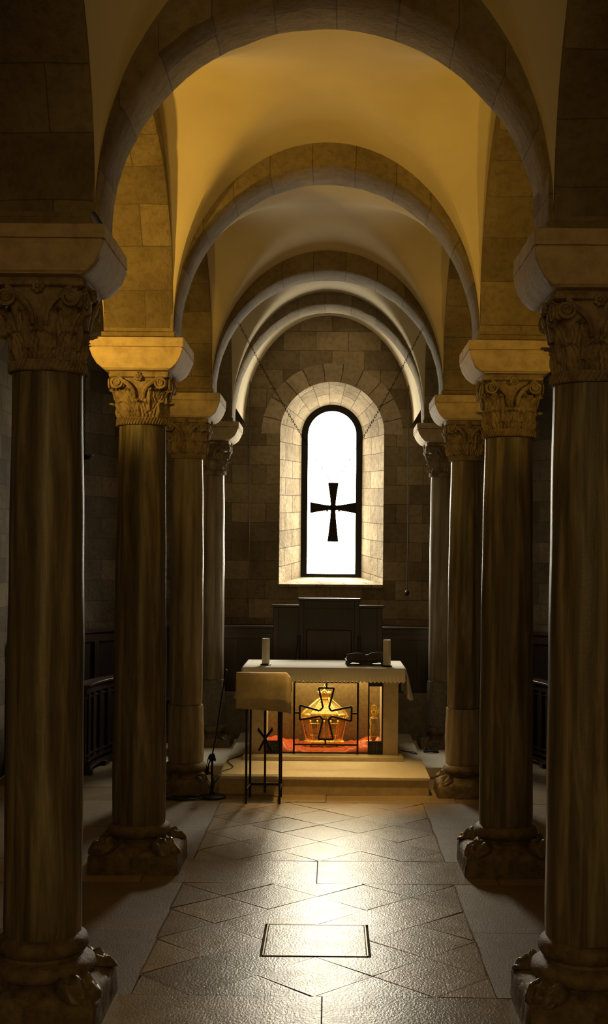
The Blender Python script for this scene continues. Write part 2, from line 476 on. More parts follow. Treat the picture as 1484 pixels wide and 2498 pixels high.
for k in range(5):
    y0, y1 = ye[k] + T / 2, ye[k + 1] - (T / 2 if k < 4 else 0)
    mb = MB()
    if k < 4:
        web(mb, nx0, nx1, y0, y1, 3.70, wc[k])
        web(mb, xl, XL - PH, y0, y1, 3.70, wc[k] - .1, n=14); web(mb, XR + PH, xr, y0, y1, 3.70, wc[k] - .1, n=14)
    else:
        for (a, b_, zc) in ((nx0, nx1, wc[k]), (xl, XL - PH, 4.8), (XR + PH, xr, 4.8)):
            c, hw = (a + b_) / 2, (b_ - a) / 2
            rows = [[(c + hw * math.cos(PI - PI * i / 30), yy, 3.8 + (zc - 3.8) * math.sin(PI * i / 30)) for i in range(31)] for yy in (y0, (y0 + y1) / 2, y1)]
            mb.grid(rows)
    tag(mb.build('ceiling', 'vault_plaster', smooth=-28), kind='structure')
    where = ['above the viewer', 'between the first and second columns', 'between the second and third columns', 'between the third and fourth columns', 'behind the farthest column'][k]
    for x, sd in ((XL, 'left'), (XR, 'right')):
        if k < 4:
            larch('arcade_arch', x, 2 * PH, y0, y1, 3.66, 4.72, 'stone arcade arch on the %s side %s' % (sd, where), 'arch', 'arcade arches', seed=k * 2 + (x > 0) + 30)
        else:
            larch('arcade_arch', x, 2 * PH, y0, 15.1, 3.66, 4.5, 'stone arcade arch on the %s side %s' % (sd, where), 'arch', 'arcade arches', seed=k * 2 + (x > 0) + 30)
mb = MB(); mb.box(xl - .4, xr + .4, -2.6, 16.3, ZT, ZT + .2); tag(mb.build('ceiling', 'vault_plaster', smooth=0), kind='structure')
mb = MB(); mb.box(xl - .1, xr + .1, -2.3, 3.24, 4.99, 5.1); tag(mb.build('ceiling', 'vault_plaster', smooth=0), kind='structure')

# ------------------------------------------------------------------ walls
ZR = ZT + .02
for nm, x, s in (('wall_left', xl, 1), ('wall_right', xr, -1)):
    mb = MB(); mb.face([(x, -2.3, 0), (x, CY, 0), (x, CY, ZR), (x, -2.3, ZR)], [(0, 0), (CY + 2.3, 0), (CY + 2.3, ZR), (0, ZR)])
    tag(mb.build(nm, 'shaded_side_stone', smooth=0), kind='structure')
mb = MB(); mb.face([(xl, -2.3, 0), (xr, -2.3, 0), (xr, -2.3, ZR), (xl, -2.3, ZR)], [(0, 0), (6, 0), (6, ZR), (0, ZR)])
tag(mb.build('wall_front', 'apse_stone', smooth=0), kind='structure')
# curved end wall with flat centre and arched window hole
mb = MB(); ms_ = MB(); WX = 1.0
a1 = math.asin(WX / RW)
WR, WZ, WB = .638, 3.716, 1.82          # outer arch radius, springing, sill of the reveal
for sg in (-1, 1):
    n = 8; prev = None; row0 = []; row1 = []; us = []; am = .60
    for i in range(n + 1):
        t = a1 + (am - a1) * i / n
        x = CX + sg * RW * math.sin(t); y = CY + RW * math.cos(t)
        row0.append((x, y, 0)); row1.append((x, y, ZR)); us.append(sg * RW * t)
    mb.grid([row0, row1], uvf=lambda A, B: (us[B], A * ZR))
    ts = [am + (PI / 2 - am) * i / 16 for i in range(17)]
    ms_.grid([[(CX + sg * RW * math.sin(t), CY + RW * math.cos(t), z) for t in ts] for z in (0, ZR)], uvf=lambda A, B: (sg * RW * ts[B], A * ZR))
def arcpts(x0, y, r, zs, zb, n=24):
    P = [(x0 - r, y, zb), (x0 - r, y, zs)]
    P = [(x0 - r, y, zb + (zs - zb) * i / 8) for i in range(8)]
    P += [(x0 + r * math.cos(PI - PI * i / n), y, zs + r * math.sin(PI * i / n)) for i in range(n + 1)]
    P += [(x0 + r, y, zs - (zs - zb) * (i + 1) / 8) for i in range(8)]
    return P
uvp = lambda p: (p[0], p[2])
X0, X1 = CX - WX, CX + WX
hole = arcpts(0, YW, WR, WZ, WB)
outer = []
for p in hole:
    if p[2] < WZ - 1e-6: outer.append((X0 if p[0] < 0 else X1, YW, p[2]))
    else:
        a = math.atan2(p[2] - WZ, p[0]); c, s_ = math.cos(a), math.sin(a)
        k = min(((X1 if c > 0 else X0) / c) if abs(c) > 1e-6 else 1e9, ((ZR - WZ) / s_) if s_ > 1e-6 else 1e9)
        outer.append((k * c, YW, WZ + k * s_))
for i in range(len(hole) - 1):
    q = [hole[i], outer[i], outer[i + 1], hole[i + 1]]
    mb.face(q, [uvp(p) for p in q])
for cxn in ((X0, 8 + 0), (X1, 0)): pass
# corners above
for i in range(len(outer) - 1):
    a, b_ = outer[i], outer[i + 1]
    if abs(a[0] - X0) < 1e-6 and abs(b_[2] - ZR) < 1e-6 and a[2] < ZR - 1e-6:
        mb.face([a, (X0, YW, ZR), b_], [uvp(a), (X0, ZR), uvp(b_)])
    if abs(b_[0] - X1) < 1e-6 and abs(a[2] - ZR) < 1e-6 and b_[2] < ZR - 1e-6:
        mb.face([a, (X1, YW, ZR), b_], [uvp(a), (X1, ZR), uvp(b_)])
q = [(X0, YW, 0), (X1, YW, 0), (X1, YW, WB), (X0, YW, WB)]; mb.face(q, [uvp(p) for p in q])
tag(mb.build('wall_back', 'apse_stone', smooth=0), kind='structure')
tag(ms_.build('wall_back', 'shaded_side_stone', smooth=-20), kind='structure')  # outer curve uses the stone with shade in its colour
YI = 15.56
IR, IZ, IB = .385, 3.70, 1.90
inner = arcpts(0, YI, IR, IZ, IB)
mb = MB()
ln = [0]
for i in range(len(hole) - 1): ln.append(ln[-1] + (Vector(hole[i]) - Vector(hole[i + 1])).length)
rows = [[tuple(Vector(h).lerp(Vector(i_), t)) for h, i_ in zip(hole, inner)] for t in (0, .33, .66, 1)]
mb.grid(rows, uvf=lambda A, B: (A * .17 + (.2 if B % 3 else .2), ln[B]))
mb.face([hole[0], inner[0], inner[-1], hole[-1]], [(0, 0), (.5, 0), (.5, 1), (0, 1)])
# outer jambs beyond the frame
o2 = arcpts(0, YI + .25, IR, IZ, IB)
mb.grid([inner, o2], uvf=lambda A, B: (A * .3, ln[B]))
tag(mb.build('wall_back', 'reveal_stone', smooth=-40), kind='structure')
mb = MB(); mb.box(-WR - .01, WR + .0, YW - .03, YW + .02, WB - .035, WB)
tag(mb.build('trim_1', 'reveal_stone', smooth=0), kind='structure')
# ring of voussoirs round the window head, almost flush
mb = MB(); n = 32; yv = YW - .005
R0, R1 = WR + .004, .87
ro = [[(R * math.cos(PI - PI * i / n), yv, WZ - .05 + R * math.sin(PI * i / n)) for i in range(n + 1)] for R in (R0, R1)]
mb.grid(ro, uvf=lambda A, B: (A * .25 + .1, B * .073 + .03))
mb.grid([[(R1 * math.cos(PI - PI * i / n), y, WZ - .05 + R1 * math.sin(PI * i / n)) for i in range(n + 1)] for y in (yv, YW + .01)])
tag(mb.build('trim_2', 'voussoir_stone', smooth=0), kind='structure')

# window
win = bpy.data.objects.new('window_1', None); COL.objects.link(win); win.location = (0, YI + .05, IB); tag(win, kind='structure')
mb = MB()
A = [(p[0], -.04, p[2] - IB) for p in arcpts(0, 0, IR, IZ, IB)]
B = [(p[0], -.04, p[2] - IB) for p in arcpts(0, 0, .305, IZ - .0, IB + .045)]
A2 = [(p[0], .05, p[2]) for p in A]; B2 = [(p[0], .05, p[2]) for p in B]
mb.grid([A, B, B2, A2])
mb.face([A[0], B[0], B[-1], A[-1]]); mb.face([A2[0], B2[0], B2[-1], A2[-1]]); mb.face([B[0], B2[0], B2[-1], B[-1]])
mb.build('window_frame', 'black_iron', win, smooth=-40)
mb = MB(); mb.face([(p[0], -.005, p[2]) for p in B]); mb.build('window_pane', 'frosted_daylight_glass', win, smooth=0)

# ------------------------------------------------------------------ columns
def leaf(mb, ang, z0, h, w, r0, r1, curl, seed):
    ns, nt_ = 20, 20; rows = []; rows2 = []
    for i in range(ns + 1):
        s = i / ns
        zz = z0 + h * (s if s < .80 else .80 + (s - .80) * (1 - 5.5 * (s - .80)))
        R = r0 + (r1 - r0) * s ** 1.5 + curl * max(0, (s - .45) / .55) ** 2.2
        lobe = 1 + .22 * abs(math.sin(s * PI * 3.5)) - .12
        ww = w * (math.sin(PI * (.16 + .80 * s)) ** .55) * lobe * (1 if s < .88 else (1 - s) * 4.5 + .46)
        row, row2 = [], []
        for k in range(nt_ + 1):
            t = -1 + 2 * k / nt_
            fing = abs(math.sin(PI * (2.5 * abs(t) + 1.6 * s)))        # fingers fanning from the midrib
            rib = .014 * fing * (1 - .3 * s) + .016 * max(0, 1 - abs(t) * 5)
            a = ang + ww * t / max(R, .1)
            rr = R + rib - .010 * abs(t) ** 2
            row.append((rr * math.cos(a), rr * math.sin(a), zz - .010 * abs(t)))
            rr -= .026
            row2.append((rr * math.cos(a), rr * math.sin(a), zz - .008))
        rows.append(row); rows2.append(row2)
    mb.grid(rows); mb.grid(rows2, flip=True)
    mb.grid([[r[0] for r in rows], [r[0] for r in rows2]]); mb.grid([[r[-1] for r in rows], [r[-1] for r in rows2]])
    mb.grid([rows[-1], rows2[-1]])
def capital_mesh(seed, hh=.30):
    mb = MB(); rows = []
    nz, na = 12, 64
    for i in range(nz + 1):
        t = i / nz; z = t * (hh - .035)
        row = []
        for k in range(na):
            a = 2 * PI * k / na
            circ = .150 + .010 * t + .028 * t ** 3
            sq = 1 / max(abs(math.cos(a)), abs(math.sin(a)))
            r = circ * (1 + (sq - 1) * t ** 2 * .75)
            row.append((r * math.cos(a), r * math.sin(a), z))
        rows.append(row)
    mb.grid(rows, closed=True)
    # concave sided top slab
    A = []
    for k in range(96):
        a = 2 * PI * k / 96; m_ = (a % (PI / 2)) - PI / 4
        r = .206 + .075 * (1 - abs(m_) / (PI / 4)) ** 2.0
        A.append((a, r))
    rws = []
    for dr, z in ((-.02, hh - .042), (.0, hh - .034), (.004, hh - .018), (-.006, hh - .016), (0, hh - .008), (0, hh)):
        rws.append([((r + dr) * math.cos(a), (r + dr) * math.sin(a), z) for a, r in A])
    mb.grid(rws, closed=True); mb.face(rws[-1]); mb.face(rws[0][::-1])
    for k in range(8): leaf(mb, 2 * PI * (k + 0) / 8, 0.0, hh * .44, .062, .158, .176, .034, seed + k)
    for k in range(8): leaf(mb, 2 * PI * (k + .5) / 8, hh * .14, hh * .60, .060, .158, .184, .028, seed + k + 9)
    # stalks rising to the corners
    for q in range(4):
        for sg in (-1, 1):
            P = []
            for i in range(9):
                s = i / 8; a = PI / 2 * q + sg * (.16 + .50 * s ** 1.6)
                R = .185 + .055 * s; P.append((R * math.cos(a), R * math.sin(a), hh * (.42 + .44 * s ** .6)))
            mb.tube(P, [.011 + .004 * math.sin(PI * i / 8) for i in range(9)], 6)
    return mb
def volute_mesh(hh, q, sg):
    mb = MB(); a0 = PI / 2 * q + PI / 4
    # spiral lying on the face of the capital beside the corner
    fa = a0 - sg * PI / 4                      # face normal direction
    nrm = Vector((math.cos(fa), math.sin(fa), 0)); tg = Vector((-math.sin(fa), math.cos(fa), 0)) * sg
    c = nrm * .200 + tg * .150 + Vector((0, 0, hh * .76))
    P = []; R = []
    for i in range(40):
        t = i / 39; an = PI * .5 + t * 2 * PI * 2.1; r = .046 * (1 - t * .88)
        P.append(c + tg * (r * math.cos(an)) + Vector((0, 0, 1)) * (r * math.sin(an)) + nrm * (.010 * t)); R.append(.0088 * (1 - .45 * t))
    mb.tube(P, R, 6)
    rows = []
    mb.blob(tuple(c - nrm * .026), .034, .034, .040, 12)
    return mb
def rosette_mesh(hh, q):
    mb = MB(); fa = PI / 2 * q; nrm = Vector((math.cos(fa), math.sin(fa), 0)); tg = Vector((-math.sin(fa), math.cos(fa), 0))
    c = nrm * .212 + Vector((0, 0, hh * .88))
    for i in range(7):
        a = 2 * PI * i / 7; p = c + tg * (.020 * math.cos(a)) + Vector((0, 0, .020 * math.sin(a)))
        mb.blob(tuple(p), .012, .012, .012, 8)
    mb.blob(tuple(c + nrm * .006), .011, .011, .011, 8)
    return mb
CAPS = {}
def capital_data(hh):
    k = round(hh, 3)
    if k not in CAPS: CAPS[k] = (capital_mesh(1, hh), [volute_mesh(hh, q, s) for q in range(4) for s in (-1, 1)], [rosette_mesh(hh, q) for q in range(4)])
    return CAPS[k]
def ring_mesh(r, z0, h):
    mb = MB(); prof = [(r - .012, z0), (r + .008, z0 + .004), (r + .016, z0 + h * .35), (r + .016, z0 + h * .7), (r + .006, z0 + h), (r - .03, z0 + h + .004)]
    mb.lathe(prof, 48)
    n = 54
    for k in range(n):
        a = 2 * PI * k / n
        p = [((r + .017) * math.cos(a + t * .12), (r + .017) * math.sin(a + t * .12), z0 + h * (.12 + .76 * t)) for t in (0, .5, 1)]
        mb.tube(p, .0055, 5, cap=False)
    return mb
def make_column(x, y, zf, label, neck, capbot_h, sr0, sr1, lower=None, bh=.32, seed=0, shaft='shaft_marble', fullplinth=True):
    rr = random.Random(seed)
    c = empty('stone_column', (x, y, zf), label, 'column', 'nave columns'); Z = lambda z: z - zf
    zi = ZP - .25 if capbot_h is None else capbot_h       # underside of impost
    # impost block
    mb = MB(); hw, hb = .315, .222; hi = ZP - .035 - zi
    half = [(hb - .01, 0), (hb, .004), (hb + .012, .012), (hb + .045, .04), (hb + .072, .085), (hb + .086, .125), (hw - .004, hi * .60), (hw - .001, hi * .665), (hw - .014, hi * .675), (hw - .014, hi * .70), (hw, hi * .71), (hw, hi * .985), (hw - .006, hi)]
    secs = []
    for wv, zv in half:
        d = .31 - (hw - wv) * (.25 if zv < hi * .6 else 1.0)
        if zv <= .004: d -= .01
        bv = .006; q = [(-wv + bv, -d), (wv - bv, -d), (wv, -d + bv), (wv, d - bv), (wv - bv, d), (-wv + bv, d), (-wv, d - bv), (-wv, -d + bv)]
        out_ = []
        for e in range(8):
            p0, p1 = q[e], q[(e + 1) % 8]; m_ = 10 if e % 2 == 0 else 1
            for u in range(m_): out_.append((p0[0] + (p1[0] - p0[0]) * u / m_ + rr.uniform(-.0016, .0016), p0[1] + (p1[1] - p0[1]) * u / m_ + rr.uniform(-.0016, .0016), Z(zi) + zv + rr.uniform(-.001, .001)))
        secs.append(out_)
    mb.grid(secs, closed=True); mb.face(secs[0][::-1]); mb.face(secs[-1])
    mb.build('impost_block', 'impost_stone', c, smooth=30)
    # springer
    mb = MB(); mb.box(-PH - .012, PH + .012, -PH - .01, PH + .01, Z(ZP) - .035, Z(ZP) + .012)
    mb.box(-PH, PH, -T / 2, T / 2, Z(ZP) + .012, Z(ZT))
    mb.build('springer', 'arch_stone', c, smooth=0, bevel=.006)
    # capital
    hh = zi - neck
    body, vols, ros = capital_data(hh)
    cp = body.build('capital', 'capital_stone', c, smooth=40, loc=(0, 0, Z(neck)))
    for v in vols: v.build('volute', 'capital_stone', cp, smooth=40)
    for v in ros: v.build('rosette', 'capital_stone', cp, smooth=40)
    rh = .055
    ring_mesh(sr1 + .002, Z(neck) - rh, rh).build('necking_ring', 'capital_stone', c, smooth=40)
    # shaft
    zb = zf + bh
    def drum(z0, z1, ra, rb, name, mat, sd):
        mb = MB(); r_ = random.Random(sd); nz = 60; rows = []
        ph = [r_.uniform(0, 6.28) for _ in range(6)]
        for i in range(nz + 1):
            t = i / nz; z = z0 + (z1 - z0) * t
            base = ra + (rb - ra) * t + .006 * math.sin(PI * t)
            if t > .985: base += .004
            row = []
            for k in range(56):
                a = 2 * PI * k / 56
                d = .0022 * math.sin(9 * a + ph[0] + t) + .0018 * math.sin(14 * a + ph[1]) + .0025 * math.sin(3 * a + ph[2] + 4 * t) + .0012 * math.sin(24 * t + ph[3] + 2 * a)
                if i in (0, nz): d -= .004
                row.append(((base + d) * math.cos(a), (base + d) * math.sin(a), Z(z)))
            rows.append(row)
        mb.grid(rows, closed=True); mb.face(rows[0][::-1]); mb.face(rows[-1])
        mb.build(name, mat, c, smooth=40)
    zt = neck - rh
    if lower:
        zj, mat2 = lower
        rj = sr0 + (sr1 - sr0) * (zj - zb) / (zt - zb)
        drum(zb, zj, sr0 + .006, rj + .008, 'lower_drum', mat2, seed + 50)
        drum(zj + .003, zt, rj, sr1, 'shaft', shaft, seed)
    else: drum(zb, zt, sr0, sr1, 'shaft', shaft, seed)
    # base mouldings
    R = sr0; big = bh > .33
    zt0 = bh - .085; zp = bh - .125 if not big else bh - .19
    prof = [(R - .02, bh + .01), (R + .010, bh), (R + .024, bh - .012), (R + .034, bh - .034), (R + .034, bh - .052), (R + .022, bh - .072), (R + .006, bh - .082)]
    if big: prof += [(R + .012, bh - .095), (R + .040, bh - .105), (R + .062, bh - .122), (R + .068, bh - .145), (R + .060, bh - .168), (R + .035, bh - .185)]
    else: prof += [(R + .004, bh - .096), (R + .022, bh - .108), (R + .034, bh - .124)]
    prof += [(R + .03, zp - .02)]
    mb = MB(); mb.lathe(prof[::-1], 56, wob=.006)
    mb.build('base_moulding', 'base_stone', c, smooth=40)
    # plinth, worn and uneven, sloping up to the moulding
    P = .305 if fullplinth else .25; mb = MB(); rows = []
    n = 16; zsq = zp * .80
    for z, e, rd in ((0, .004, 0), (zsq * .5, .0, 0), (zsq * .85, -.002, 0), (zsq, -.012, .02), (zsq + (zp - zsq) * .35, -.022, .10), (zsq + (zp - zsq) * .8, -.04, .35), (zp, -.05, .9)):
        row = []
        for sd in range(4):
            for i in range(n):
                t = -1 + 2 * i / n
                pe = P + e
                corner = 1 - .03 * abs(t) ** 12
                p = Vector((t * pe * corner, -pe * corner)); an = math.atan2(p.y, p.x)
                q = Vector((math.cos(an), math.sin(an))) * (R + .045)
                p = p.lerp(q, rd)
                jj = .006 if 0 < z < zp else .0
                p.x += rr.uniform(-jj, jj); p.y += rr.uniform(-jj, jj)
                a = sd * PI / 2
                row.append((p.x * math.cos(a) - p.y * math.sin(a), p.x * math.sin(a) + p.y * math.cos(a), z + rr.uniform(-jj, jj)))
        rows.append(row)
    mb.grid(rows, closed=True); mb.face(rows[0][::-1]); mb.face(rows[-1])
    mb.build('plinth', 'base_stone', c, smooth=50)
    # corner spurs: worn leaves lying over the plinth corners
    for q in range(4):
        a = PI / 4 + q * PI / 2; mb = MB(); L0, L1 = R + .030, P * 1.27; rows = []
        cb, sb = math.cos(a), math.sin(a); ns, nt_ = 14, 20
        zc0 = zp + .012; zc1 = zsq + .004
        wv = rr.uniform(.9, 1.1); hv = rr.uniform(.85, 1.15)
        for i in range(ns + 1):
            u = i / ns; rad = L0 + (L1 - L0) * u
            env = math.sin(PI * min(1, .12 + u * .88)) ** .5
            wd = (.088 if fullplinth else .055) * wv * (.75 + .35 * math.sin(PI * u)) * (1 if u < .9 else 1 - (u - .9) * 4)
            hz = (.052 if fullplinth else .040) * hv * env
            row = []
            for k in range(nt_ + 1):
                th_ = PI * k / nt_; tt = -math.cos(th_)
                hgt = hz * math.sin(th_) ** .7 * (1 + .30 * math.cos(3 * PI * tt + .4 + u * 1.5) + .14 * math.sin(u * 15 + tt * 2))
                x = rad; y = wd * tt; z = zc0 + (zc1 - zc0) * u ** 1.6 + hgt - .012
                row.append((x * cb - y * sb, x * sb + y * cb, z))
            rows.append(row)
        mb.grid(rows); mb.face(rows[0]); mb.face(rows[-1])
        mb.build('corner_spur', 'worn_base_stone', c, smooth=60)
    return c
LB = [('nearest left column, thick streaked marble shaft at the left picture edge', 'nearest right column, thick dark shaft at the right picture edge'),
      ('second left column with brightly lit amber impost block and carved capital', 'second right column, marble shaft with dim carved capital and lit impost'),
      ('third left column with a joint low on its shaft, beside the microphone stand', 'third right column beside the altar step, joint low on its shaft'),
      ('farthest left column with grey granite lower drum, behind the microphone stand', 'farthest right column with grey granite lower drum, right of the altar')]
DZ = .10
make_column(XL - .02, YS[0], 0, LB[0][0], 3.01, 3.37, .178, .158, bh=.36, seed=1)
make_column(XR - .02, YS[0], 0, LB[0][1], 2.98, 3.33, .182, .165, bh=.36, seed=2)
make_column(XL, YS[1], 0, LB[1][0], 3.07, 3.37, .182, .158, bh=.29, seed=3, shaft='shaft_marble')
make_column(XR, YS[1], 0, LB[1][1], 3.01, 3.37, .184, .163, bh=.30, seed=4)
make_column(XL, YS[2], 0, LB[2][0], 3.07, 3.37, .152, .133, lower=(.79, 'shaft_marble_pale'), bh=.27, seed=5, fullplinth=False, shaft='shaft_marble_pale')
make_column(XR, YS[2], 0, LB[2][1], 3.07, 3.37, .152, .133, lower=(.78, 'shaft_marble_pale'), bh=.27, seed=6, fullplinth=False)
make_column(XL, YS[3], DZ, LB[3][0], 3.08, 3.39, .152, .135, lower=(.81, 'drum_granite'), bh=.22, seed=7, fullplinth=False, shaft='shaft_marble_pale')
make_column(XR, YS[3], DZ, LB[3][1], 3.08, 3.39, .152, .135, lower=(.81, 'drum_granite'), bh=.22, seed=8, fullplinth=False, shaft='shaft_marble_pale')

# ------------------------------------------------------------------ dais and altar step
for (a, b_, lb) in ((-1.66, -1.0, 'low pale marble dais left of the altar step, carrying the farthest left column'), (.91, 1.56, 'low pale marble dais right of the altar step, carrying the farthest right column')):
    mb = MB(); mb.tone = .6; mb.box(a, b_ - .0, 12.0, 13.8, 0, DZ)
    tag(mb.build('low_dais', 'dais_marble', smooth=0, bevel=.006), lb, 'dais')
st = empty('altar_step', (-.045, 11.05, 0), 'raised pale stone step carrying the altar', 'step')
mb = MB(); mb.tone = .5; mb.box(-.955, .955, 0, 2.81, .135, .165); mb.build('tread', 'dais_marble', st, smooth=0, bevel=.006)
mb = MB(); mb.box(-.945, .945, .012, 2.81, 0, .135)
mb.build('riser', 'altar_stone', st, smooth=0)
mb = MB(); mb.box(-1.50, 1.42, 13.90, 14.08, 0, .62)
tag(mb.build('stone_parapet', 'grey_stone', smooth=0, bevel=.01), 'low rough stone wall behind the altar carrying dark wooden panelling', 'low wall')
sc_ = empty('screen_panelling', (-.04, 13.93, .62), 'dark reddish wooden panelling standing on the low stone wall behind the altar', 'wood panelling')
mb = MB(); mb.box(-1.46, 1.46, 0, .05, 0, .72); mb.build('boards', 'dark_wood', sc_, smooth=0, bevel=.004)
mb = MB(); mb.box(-1.47, 1.47, -.03, .07, .72, .745); mb.build('top_rail', 'red_wood', sc_, smooth=0, bevel=.004)
mb = MB(); mb.box(-1.46, 1.46, -.015, 0, .60, .66); mb.build('upper_moulding', 'red_wood', sc_, smooth=0, bevel=.003)
for x in (-1.40, -1.06, -.72, .68, 1.02, 1.36):
    mb = MB(); mb.box(x, x + .05, -.012, 0, .02, .60); mb.build('stile', 'red_wood', sc_, smooth=0)

# ------------------------------------------------------------------ altar
AY = 12.10; AZ = .165
al = empty('altar', (-.06, AY, AZ), 'stone altar table with glazed lit niche behind black iron grilles', 'altar')
HA = .885      # top of slab above step
mb = MB(); mb.box(-.78, .78, -.17, .86, 0, .04); mb.build('plinth', 'altar_stone', al, smooth=0, bevel=.004)
for x0, x1 in ((-.735, -.585), (.585, .735)):
    mb = MB(); mb.box(x0, x1, 0, .84, .04, HA - .06); mb.build('side_slab', 'altar_stone', al, smooth=0, bevel=.004)
mb = MB(); mb.box(-.585, .585, .80, .84, .04, HA - .06); mb.build('back_panel', 'niche_back', al, smooth=0)
mb = MB(); mb.box(-.585, .585, .03, .80, .04, .055); mb.build('niche_floor', 'black_panel', al, smooth=0)
mb = MB(); mb.box(-.76, .76, -.02, .86, HA - .06, HA); mb.build('table_slab', 'altar_stone', al, smooth=0, bevel=.004)
mb = MB(); mb.box(-.56, .56, .05, .065, HA - .085, HA - .0605); mb.build('light_strip', 'led_glow', al, smooth=0)
mb = MB(); mb.box(-.42, .56, .70, .715, HA - .085, HA - .0605); mb.build('light_strip', 'led_glow', al, smooth=0)
# grille : frame and cross outline (coordinates in metres from the niche centre)
S = 1 / 2.473 / 247.0
def gz(zy): return (2.1 - (1380 + zy / 2.473 - 1370) * (AY - .0) / F) - AZ
def gx(zx): return ((500 + zx / 2.473) + 3.8 - 808) * (AY - .0) / F + .06
gr = MB()
for zx in (538, 922): gr.bar((gx(zx), 0, gz(685)), (gx(zx), 0, .04), .019)
for zy in (703, 1080): gr.bar((gx(538), 0, gz(zy)), (gx(922), 0, gz(zy)), .016)
g = gr.build('grille_frame', 'black_iron', al, smooth=0)
CR = [(685, 737), (778, 737), (748, 855), (762, 875), (885, 848), (883, 935), (765, 908), (745, 928), (775, 1045), (685, 1045), (712, 925), (692, 908), (572, 930), (572, 842), (690, 875), (712, 855)]
cr = MB()
for i in range(len(CR)):
    a, b_ = CR[i], CR[(i + 1) % len(CR)]
    cr.bar((gx(a[0]), -.012, gz(a[1])), (gx(b_[0]), -.012, gz(b_[1])), .018, .016)
for a, b_ in (((732, 703), (732, 737)), ((538, 888), (572, 888)), ((885, 890), (922, 890)), ((728, 1045), (728, 1080))):
    cr.bar((gx(a[0]), -.008, gz(a[1])), (gx(b_[0]), -.008, gz(b_[1])), .017)
cr.build('iron_cross', 'black_iron', al, smooth=0)
# side grilles
for sg in (-1, 1):
    x0, x1 = (.437, .585) if sg > 0 else (-.585, -.437)
    sgm = MB(); ztop = HA - .06
    for (z0, z1) in ((.04, .17), (ztop - .115, ztop)): sgm.box(x0, x1, -.004, .012, z0, z1)
    sgm.box(x0, x0 + .014, -.004, .012, .17, ztop - .115); sgm.box(x1 - .014, x1, -.004, .012, .17, ztop - .115)
    s_ = sgm.build('pierced_panel', 'black_panel', al, smooth=0)
    cxm = (x0 + x1) / 2
    for cz in (.105, ztop - .058):
        dots = MB()
        for ax in ((1, 0), (-1, 0), (0, 1), (0, -1)):
            for i in range(1, 5):
                for sd in (-1, 1):
                    o_ = .004 + .0035 * i
                    px = cxm + ax[0] * i * .0115 + (sd * o_ if ax[0] == 0 else 0); pz = cz + ax[1] * i * .0115 + (sd * o_ if ax[1] == 0 else 0)
                    dots.blob((px, -.0055, pz), .0026, .0026, .0026, 6)
        dots.build('studded_cross', 'gold_dull', s_, smooth=60)
gm = MB(); gm.face([(-.437, .025, .05), (.437, .025, .05), (.437, .025, HA - .062), (-.437, .025, HA - .062)])
gm.build('glass_pane', 'window_glass', al, smooth=0)

# altar cloth
cl = MB()
x0, x1, y0, y1, zc = -.80, .80, -.045, .885, HA + .006
def scal(t, amp=.018, per=.040): return amp * abs(math.sin(PI * t / per))
rows = []
n = 160
fold = lambda t: .004 * math.sin(t * 9) + .003 * math.sin(t * 23)
fr0 = [(x0 + (x1 - x0) * i / n) for i in range(n + 1)]
cl.grid([[(x, y1, zc) for x in fr0], [(x, y0 + .012, zc) for x in fr0], [(x, y0 + .003, zc - .005) for x in fr0], [(x, y0, zc - .014) for x in fr0],
         [(x, y0 - .004 + fold(x), zc - .06) for x in fr0], [(x, y0 - .006 + fold(x) * 1.5, zc - .125 - scal(x)) for x in fr0]])
# side falls
for sg in (-1, 1):
    X = x1 * sg; ny = 70
    ysd = [y0 + (y1 - y0) * i / ny for i in range(ny + 1)]
    L = .30
    rws = []
    for j, t in enumerate((0, .04, .3, .6, .85, 1)):
        row = []
        for i, y in enumerate(ysd):
            rip = (.022 * math.sin(y * 19 + 1) + .012 * math.sin(y * 41)) * t
            dr = L * t + (scal(y) if t == 1 else 0)
            row.append((X + sg * (.012 * min(1, t * 10) + .035 * t + rip), y - (.02 * t if i == 0 else 0), zc - dr))
        rws.append(row)
    cl.grid(rws)
o = cl.build('altar_cloth', 'cloth_white', smooth=50, loc=(-.06, AY, AZ))
sm = o.modifiers.new('solid', 'SOLIDIFY'); sm.thickness = .003; sm.offset = 1
tag(o, 'white altar cloth with scalloped lace hem hanging over the altar', 'altar cloth')
TZ = AZ + HA + .0095

# candles
for x, y, lb in ((-.645, 12.30, 'white pillar candle on the left of the altar cloth'), (.565, 12.24, 'white pillar candle on the right of the altar cloth, beside the book')):
    c = empty('altar_candle', (x, y, TZ), lb, 'candle', 'altar candles')
    mb = MB(); mb.lathe([(.03, 0), (.052, .002), (.056, .010), (.044, .013), (.028, .016)], 32); mb.build('dish', 'dish_dark', c, smooth=40)
    mb = MB(); mb.lathe([(.037, .016), (.0385, .02), (.0385, .262), (.034, .267), (.012, .263)], 32); mb.build('wax', 'candle_wax', c, smooth=40)
    mb = MB(); mb.tube([(0, 0, .26), (.001, 0, .272), (.004, 0, .280)], .0022, 6); mb.build('wick', 'wick', c, smooth=60)

